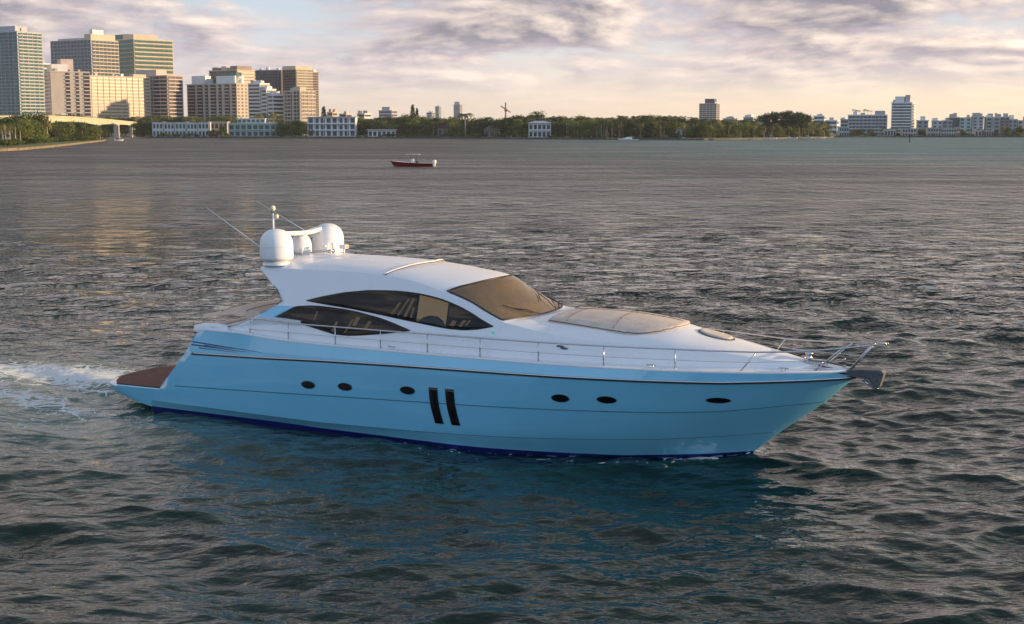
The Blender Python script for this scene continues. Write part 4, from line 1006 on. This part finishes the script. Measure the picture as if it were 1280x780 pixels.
for top, bot in ((UT, UB), (LT, LB)):
    fr = side_patch(grow(top, .045, .10), grow(bot, -.045, .10), .004, 'window_frame', M_black, Y)
    if top is UT:
        PANES.append(side_patch(top, bot, .022, 'window_pane', M_side, fr, x1=-9.12)); PANES[-1] = fr
        side_patch(top, bot, .022, 'amber_pane', M_amber, fr, x0=-9.06, x1=-8.10); PANES.append(fr)
        side_patch(top, bot, .022, 'window_pane', M_side, fr, x0=-8.04); PANES.append(fr)
    else:
        side_patch(top, bot, .022, 'window_pane', M_side, fr); PANES.append(fr)
def slant(top, bot, x0, w_, lean, f0, f1, parent):
    for sgn, pa in ((-1, parent[0]), (1, parent[1])):
        rows = []
        for k in range(9):
            t = f0+(f1-f0)*k/8; xx = x0+lean*(t-f0)
            r_ = []
            for q in (0, .5, 1):
                x = xx+w_*q; zt = interp(x, top); zb = interp(x, bot); z = zb+(zt-zb)*t; r_.append((x, sgn*(half(x, z)+.034), z))
            rows.append(r_)
        MB().grid(rows).build('reflection_streak', M_streak, pa, True)  # thin strip over the pane, standing for a reflected streak of light
M_streak = glass('amber painted reflection', (.3, .18, .05), 0., .08, .25, 2., 1.4, body=(.20, .11, .045))  # reflected amber light painted as strip colour
M_streak2 = M_side
for x0, w_, ln, f0, f1 in ((-9.95, .08, .45, .08, .62), (-9.72, .06, .40, .08, .8), (-9.5, .09, .28, .08, .85), (-9.28, .06, .10, .08, .5)): slant(UT, UB, x0, w_, ln, f0, f1, PANES[0])
for x0, w_, ln, f0, f1 in ((-7.98, .14, .30, .08, .35), (-7.7, .10, .35, .1, .5), (-7.5, .06, .30, .2, .6)): slant(UT, UB, x0, w_, ln, f0, f1, PANES[2])
for x0, w_, ln, f0, f1 in ((-11.9, .10, .25, .06, .5), (-11.45, .07, .35, .06, .7), (-11.2, .14, .25, .4, .85), (-10.8, .12, .3, .25, .75), (-12.6, .06, .2, .35, .8)): slant(LT, LB, x0, w_, ln, f0, f1, PANES[3])
CH = [(-8.98, 3.44), (-8.85, 3.56), (-8.62, 3.62), (-8.38, 3.60), (-8.2, 3.5), (-8.12, 3.38)]
for o_, f_ in zip(side_patch(CH, [(x, max(interp(x, UB), 0)) for x, z in CH], .030, 'helm_chair_back', M_dark, Y, thick=.012), (0, 1)): pass
# blue quarter panel aft of the lower window
side_patch([(-14.95, 3.02), (-14.66, 3.22), (-14.2, 3.50), (-14.0, 3.59), (-13.4, 3.60), (-13.36, 3.60)], [(-14.95, 3.0), (-14.3, 3.13), (-14.15, 3.18), (-13.8, 3.37), (-13.36, 3.59)], .010, 'quarter_panel', M_hull, Y)
# roof seam, sunroof rails
for sgn in (-1, 1):
    pts = []
    for k in range(15):
        v = k/14; cx, cz, mx, mz = mono(RT, 3.95); cy = half(cx, cz)
        pts.append((cx+(mx-cx)*(1-(1-v)**2)+.45*v, sgn*cy*(1-v), cz+(mz-cz)*(1-(1-v)**2.4)+.02))
    MB().tube(pts, .028, 6).build('sunroof_edge', M_white2, Y, True)
    MB().tube([(x+.07, y, z-.012) for x, y, z in pts], .014, 5).build('sunroof_seal', M_seamc, Y, True)
# raised roof plinth for the antennas
pr = []
for x, hw, h in ((-15.0, .7, 0), (-14.9, .95, .05), (-14.2, 1.15, .08), (-13.2, 1.1, .07), (-12.3, .8, .02), (-12.1, .6, -.03)):
    pr.append([(x, hw*v, 4.90+(.06 if x > -14 else 0)+h*(1-abs(v)**3)-.25*abs(v)**4) for v in np.linspace(-1, 1, 13)])
MB().grid(pr).build('antenna_plinth', M_white, Y, True)
# wings that carry the domes
for sgn in (-1, 1):
    m = MB()
    dy_ = 1.46 if sgn < 0 else 1.30
    m.lathe([(.30, 0), (.42, .04), (.40, .12), (.30, .18), (.1, .18)], -14.45, sgn*dy_, 4.72, 28, sx=1.05)
    m.build('dome_base', M_white, Y, True, 40)
    dm = MB().lathe([(.38, 0), (.495, .03), (.51, .10), (.505, .45), (.49, .60), (.44, .73), (.35, .84), (.24, .91), (.10, .945), (.02, .95)], -14.45, sgn*dy_, 4.90, 40).build('satellite_dome', M_white2, Y, True)
    MB().lathe([(.506, 0), (.512, .004), (.512, .012), (.506, .016)], -14.45, sgn*dy_, 5.32, 40).build('dome_seam', M_white, dm, True)
MB().lathe([(.22, 0), (.34, .03), (.345, .12), (.33, .3), (.28, .45), (.19, .55), (.08, .6), (.02, .605)], -14.62, .05, 5.0, 32).build('radar_dome', M_white2, Y, True)
cb = MB()
cb.grid([[(-14.55+dx_, y, z+dz_) for dx_, dz_ in ((-.16, 0), (-.10, .07), (.10, .07), (.16, 0), (.10, -.06), (-.10, -.06), (-.16, 0))] for y, z in ((-1.35, 5.66), (-.9, 5.66), (-.45, 5.64), (0, 5.62), (.45, 5.63), (.9, 5.68), (1.2, 5.70))])
cb.build('radar_arch', M_white2, Y, True, 40)
MB().tube([(-14.4, .0, 4.9), (-14.5, 0, 5.58)], [.14, .09], 12).build('arch_post', M_white2, Y, True)
ms = MB().tube([(-14.97, -.9, 5.60), (-14.97, -.9, 6.28)], [.032, .026], 10).build('mast', M_white2, Y, True)
MB().tube([(-14.7, -.9, 5.64), (-14.97, -.9, 5.64)], .04, 8).build('mast_foot', M_white2, ms, True)
MB().lathe([(.03, 0), (.075, .02), (.075, .12), (.03, .16)], -14.97, -.9, 6.36, 14).build('mast_light', M_amberl, ms, True)
MB().lathe([(.02, 0), (.07, .0), (.07, .025), (.02, .03)], -14.97, -.9, 6.30, 14).build('light_collar', M_grey, ms, True)
MB().lathe([(.03, 0), (.06, .02), (.06, .1), (.03, .13)], -14.83, -.9, 6.12, 12).build('steaming_light', M_amberl, ms, True)
MB().tube([(-14.97, -.9, 6.14), (-14.83, -.9, 6.14)], .018, 6).build('light_bracket', M_white2, ms, True)
# whip antennas
for (a0_, b0_) in (((-14.96, -1.62, 5.30), (-17.0, -1.6, 6.44)), ((-14.9, 1.35, 5.35), (-17.5, 1.6, 6.48))):
    MB().tube([a0_, tuple(.75*p+.25*q for p, q in zip(a0_, b0_)), b0_], [.022, .014, .007], 6).build('whip_antenna', M_white2, Y, True)
# small roof kit: horns, GPS pucks, searchlight
for (x, y, h) in ((-13.75, .10, .20), (-13.6, .32, .26), (-13.9, .45, .16), (-14.3, -.35, .12), (-13.4, -.1, .10), (-14.1, .75, .2)):
    u_ = MB().tube([(x, y, 4.98), (x, y, 5.0+h)], .022, 8).build('sensor_stalk', M_white2, Y, True)
    MB().lathe([(.03, 0), (.065, .01), (.06, .05), (.02, .07)], x, y, 5.0+h, 12).build('sensor_cap', M_white2, u_, True)
sl = bevel(MB().box(-13.40, .36, 5.14, -13.16, .58, 5.27).build('searchlight', M_white2, Y), .03, 3)
MB().box(-13.16, .39, 5.16, -13.152, .55, 5.25).build('lens', M_dash, sl)
MB().tube([(-13.28, .47, 5.0), (-13.28, .47, 5.14)], .03, 8).build('searchlight_post', M_white2, sl, True)
for yy in (-.15, .05):
    MB().tube([(-13.9, yy, 5.10), (-13.5, yy, 5.10), (-13.38, yy, 5.10)], [.022, .03, .06], 10).build('horn', M_steel, Y, True)
# ------------------------------------------------------------------ deck furniture
def top_z(x, y):
    """height of the foredeck at x,y (superstructure shell)"""
    best = None
    A = np.array([r[CI:] for r in ROWS[9*NR:]]); d_ = (A[..., 0]-x)**2+(A[..., 1]-abs(y))**2
    idx = np.argsort(d_.ravel())[:4]; wts = 1/(d_.ravel()[idx]+1e-4)
    return float((A[..., 2].ravel()[idx]*wts).sum()/wts.sum())
def cushion(name, outline, th, mt, parent, zf, inset=.08, nv=7):
    """outline: list of (x, half width) aft->fwd; crowned slab that follows the deck"""
    rows = []
    for i, (x, hw) in enumerate(outline):
        r_ = []
        for v in np.linspace(-1, 1, 19):
            e = min(1, (1-abs(v))*hw/inset) if hw > .01 else 0
            e2 = min(1, max(0, min(x-outline[0][0], outline[-1][0]-x)/inset))
            hgt = th*math.sqrt(max(0, 1-(1-min(e, e2))**2))
            r_.append((x, hw*v, zf(x, hw*v)+.004+hgt))
        rows.append(r_)
    return MB().grid(rows).build(name, mt, parent, True)
def pad_w(x):
    t = (x+5.3)/3.6
    return 1.42*(1-max(0, (t-.55)/.45)**2.2)**.5 if t > .55 else 1.42
xs_ = [-5.3, -5.28, -5.24, -5.2]+[(-5.1+.1*k) for k in range(33)]+[-1.82, -1.77, -1.73, -1.71, -1.70]
pad = cushion('foredeck_sunpad', [(x, pad_w(x)) for x in xs_], .07, M_cushl, Y, top_z)
def seam(pts, r=.014, par=pad, name='cushion_seam', dz_=.076): MB().tube([(x, y, top_z(x, y)+dz_) for x, y in pts], r, 5).build(name, M_seamc, par, True)
seam([(-5.2+.1*k, .22) for k in range(34)], .016)
seam([(-4.75, -1.33+.1*k) for k in range(27)], .010); seam([(-3.35, -1.33+.1*k) for k in range(27)], .010)
ed = [(x, -pad_w(x)+.03) for x in xs_[2:-1]]+[(x, pad_w(x)-.03) for x in xs_[2:-1][::-1]]
MB().tube([(x, y, top_z(x, y)+.04) for x, y in ed]+[(ed[0][0], ed[0][1], top_z(*ed[0])+.04)], .013, 6).build('sunpad_piping', M_seamc, pad, True)
# deck hatch with a beige cover
ht = cushion('deck_hatch', [(x, .34*math.sqrt(max(0, 1-((x+.85)/.48)**2))) for x in np.linspace(-1.33, -.37, 21)], .06, M_cushl, Y, top_z, .06)
cushion('hatch_rim', [(x, .38*math.sqrt(max(0, 1-((x+.85)/.53)**2))) for x in np.linspace(-1.38, -.32, 21)], .022, M_grey, ht, top_z, .02)
# aft sunpad
def az(x, y): return 2.90+.30*math.exp(-((x+16.0)/1.0)**2)*(1-abs(y/2)**3*.5)+.10*(x+17)/2
ap = cushion('aft_sunpad', [(x, 1.72*(1-max(0, (-16.6-x)/.9)**2*.18)) for x in np.linspace(-17.45, -14.75, 34)], .12, M_cush, Y, az, .1)
for xx in (-16.5, -15.55): MB().tube([(xx, y, az(xx, y)+.125) for y in np.linspace(-1.6, 1.6, 15)], .014, 5).build('cushion_seam', M_seamc, ap, True)
bl = MB(); bl.poly([(-15.0+.16*math.cos(q), -1.75, 3.12+.20*math.sin(q)) for q in np.linspace(0, 2*math.pi, 13)[:-1]]).poly([(-15.0+.16*math.cos(q), 1.75, 3.12+.20*math.sin(q)) for q in np.linspace(0, 2*math.pi, 13)[:-1]]); bl.grid([[(-15.0+.16*math.cos(q), y, 3.12+.20*math.sin(q)) for q in np.linspace(0, 2*math.pi, 13)] for y in np.linspace(-1.75, 1.75, 9)])
bl.build('backrest_bolster', M_cush, Y, True)
# white quarter coamings
for sgn in (-1, 1):
    rows = []
    for x, y, zt, hw in ((-17.0, 2.36, 2.70, .05), (-16.9, 2.38, 2.86, .12), (-16.6, 2.40, 2.93, .17), (-16.1, 2.40, 2.95, .17), (-15.75, 2.40, 2.93, .15), (-15.6, 2.42, 2.80, .08)):
        rows.append([(x, sgn*(y-hw*1.2), 2.58), (x, sgn*(y-hw), zt-.05), (x, sgn*(y-hw*.6), zt), (x, sgn*(y+hw*.5), zt-.01), (x, sgn*(y+hw*.8), zt-.06), (x, sgn*(y+hw*.75), 2.66)])
    cmn = MB().grid(rows).poly(rows[0]).poly(rows[-1]); cmn.build('quarter_coaming', M_white, Y, True, 45)
    rr = [[(x, sgn*(2.26-.02*k), 2.62+.0*k), (x, sgn*(2.30), h_), (x, sgn*2.20, h_+.02), (x, sgn*2.0, h_-.04), (x, sgn*1.9, 2.62)] for k, (x, h_) in enumerate(((-15.5, 2.72), (-15.2, 2.90), (-14.8, 3.10), (-14.4, 3.22), (-13.8, 3.24), (-13.0, 3.2)))]
    MB().grid(rr).build('cockpit_coaming', M_white, Y, True, 45)
# guard rails
ST = [-14.74, -13.3, -11.6, -10.03, -8.47, -6.79, -5.03, -3.19, -1.31]
def ry(x): return max(.0, bsheer(x)-.17) if x < 2.6 else 0
for sgn in (-1, 1):
    path = [(-15.75, 2.30, 2.86), (-15.3, 2.40, 2.98), (-14.74, 2.42, 3.19), (-14.2, 2.46, 3.20)]
    path += [(x, ry(x), 3.155) for x in np.arange(-13.5, -1.0, .5)]
    path += [(-.5, ry(-.5), 3.14), (.69, 1.33, 3.13), (1.6, 1.05, 3.17), (2.72, .62, 3.27), (3.4, .28, 3.36), (3.70, .10, 3.40), (3.76, .0, 3.40)]
    rail = MB().tube([(x, sgn*y, z) for x, y, z in path], .022, 8).build('guard_rail', M_steel, Y, True)
    mid = [(x, ry(x)+.005, 2.87) for x in np.arange(-14.74, -1.0, .5)]+[(-.5, ry(-.5), 2.86), (.5, 1.42, 2.86), (2.3, .62, 2.93), (2.8, .42, 2.98)]
    MB().tube([(x, sgn*y, z) for x, y, z in mid], .008, 5).build('guard_wire', M_steel, rail, True)
    for x in ST:
        MB().tube([(x, sgn*ry(x), 2.60), (x, sgn*ry(x), 3.17)], .019, 8).lathe([(.04, 0), (.04, .015), (.02, .03)], x, sgn*ry(x), 2.63, 10).build('stanchion', M_steel, rail, True)
    for (p0, p1) in (((.31, 1.50, 2.60), (.69, 1.33, 3.13)), ((2.03, .58, 2.62), (2.72, .62, 3.27)), ((2.80, .12, 2.60), (3.40, .28, 3.36))):
        MB().tube([(p0[0], sgn*p0[1], p0[2]), (p1[0], sgn*p1[1], p1[2])], .021, 8).lathe([(.045, 0), (.045, .015), (.02, .03)], p0[0], sgn*p0[1], p0[2]+.02, 10).build('stanchion', M_steel, rail, True)
# windlass, cleats
wl = MB().lathe([(.13, 0), (.14, .03), (.09, .06), (.07, .14), (.11, .18), (.11, .21), (.03, .23)], 1.72, 0, 2.80, 18).build('windlass', M_steel, Y, True)
bevel(MB().box(1.55, -.22, 2.76, 2.15, .22, 2.81).build('windlass_plate', M_steel, wl), .01)
MB().tube([(1.75, -.18, 2.84), (2.2, -.05, 2.80), (2.7, 0, 2.72)], .028, 6).build('anchor_chain', M_grey, wl, True)
def cleat(x, y, z):
    k = MB().tube([(x-.13, y, z+.09), (x, y, z+.10), (x+.13, y, z+.09)], .016, 6)
    k.tube([(x-.045, y, z), (x-.045, y, z+.09)], .016, 6).tube([(x+.045, y, z), (x+.045, y, z+.09)], .016, 6)
    k.build('cleat', M_steel, Y, True)
for sgn in (-1, 1):
    for x in (-9.6, -15.2, -1.9, 1.35): cleat(x, sgn*(bsheer(x)-.10), 2.63)
    for dx_ in (0, .12):
        MB().lathe([(.01, 0), (.09, .0), (.09, .012), (.01, .014)], 0, 0, 0, 16, sx=1.3, sy=.35).build('vent', M_grey, Y)
        v_ = bpy.context.scene.objects[-1] if False else COL.objects[-1]
        xx = -4.62+dx_; zz = 3.0-.05*(dx_ > 0)
        v_.location = (xx, sgn*(half(xx, zz)+.004), zz); v_.rotation_euler = (sgn*R(-74), 0, 0)
# nav light
nb = MB().lathe([(.02, 0), (.04, .01), (.04, .055), (.02, .07)], -6.62, -2.13, 3.24, 12).build('navigation_light', M_green, Y, True)
MB().box(-6.70, -2.13, 3.21, -6.54, -2.06, 3.24).build('light_shelf', M_white2, nb)
# bow roller, grating plate and anchor
bw = MB()
bw.grid([[(2.78, y, 2.66), (3.2, y*.9, 2.70), (3.66, y*.6, 2.70), (3.72, y*.55, 2.62), (3.62, y*.5, 2.26), (3.50, y*.5, 2.24), (3.32, y*.7, 2.44), (2.85, y*.9, 2.52)] for y in (-.30, -.1, .1, .30)])
bp_ = bw.build('bow_platform', M_grey, Y, True, 30)
for sgn in (-1, 1):
    MB().poly([(2.80, sgn*.29, 2.66), (3.2, sgn*.265, 2.70), (3.66, sgn*.18, 2.70), (3.72, sgn*.165, 2.62), (3.62, sgn*.15, 2.26), (3.5, sgn*.15, 2.24), (3.32, sgn*.21, 2.44), (2.85, sgn*.26, 2.52)]).build('side_plate', M_grey, bp_)
an = MB()
an.tube([(3.05, 0, 2.52), (3.2, 0, 2.36), (3.3, 0, 2.30)], [.03, .035, .03], 8)
an.grid([[(3.10, 0, 2.44), (3.18, -.02, 2.40), (3.24, 0, 2.40)], [(3.26, -.10, 2.34), (3.28, -.02, 2.28), (3.30, .08, 2.34)], [(3.42, -.15, 2.27), (3.42, -.01, 2.21), (3.44, .13, 2.27)], [(3.58, 0, 2.20), (3.58, .0, 2.19), (3.58, .01, 2.20)]])
ao = an.build('anchor', M_steel, Y, True, 40); so2 = ao.modifiers.new('s', 'SOLIDIFY'); so2.thickness = .015
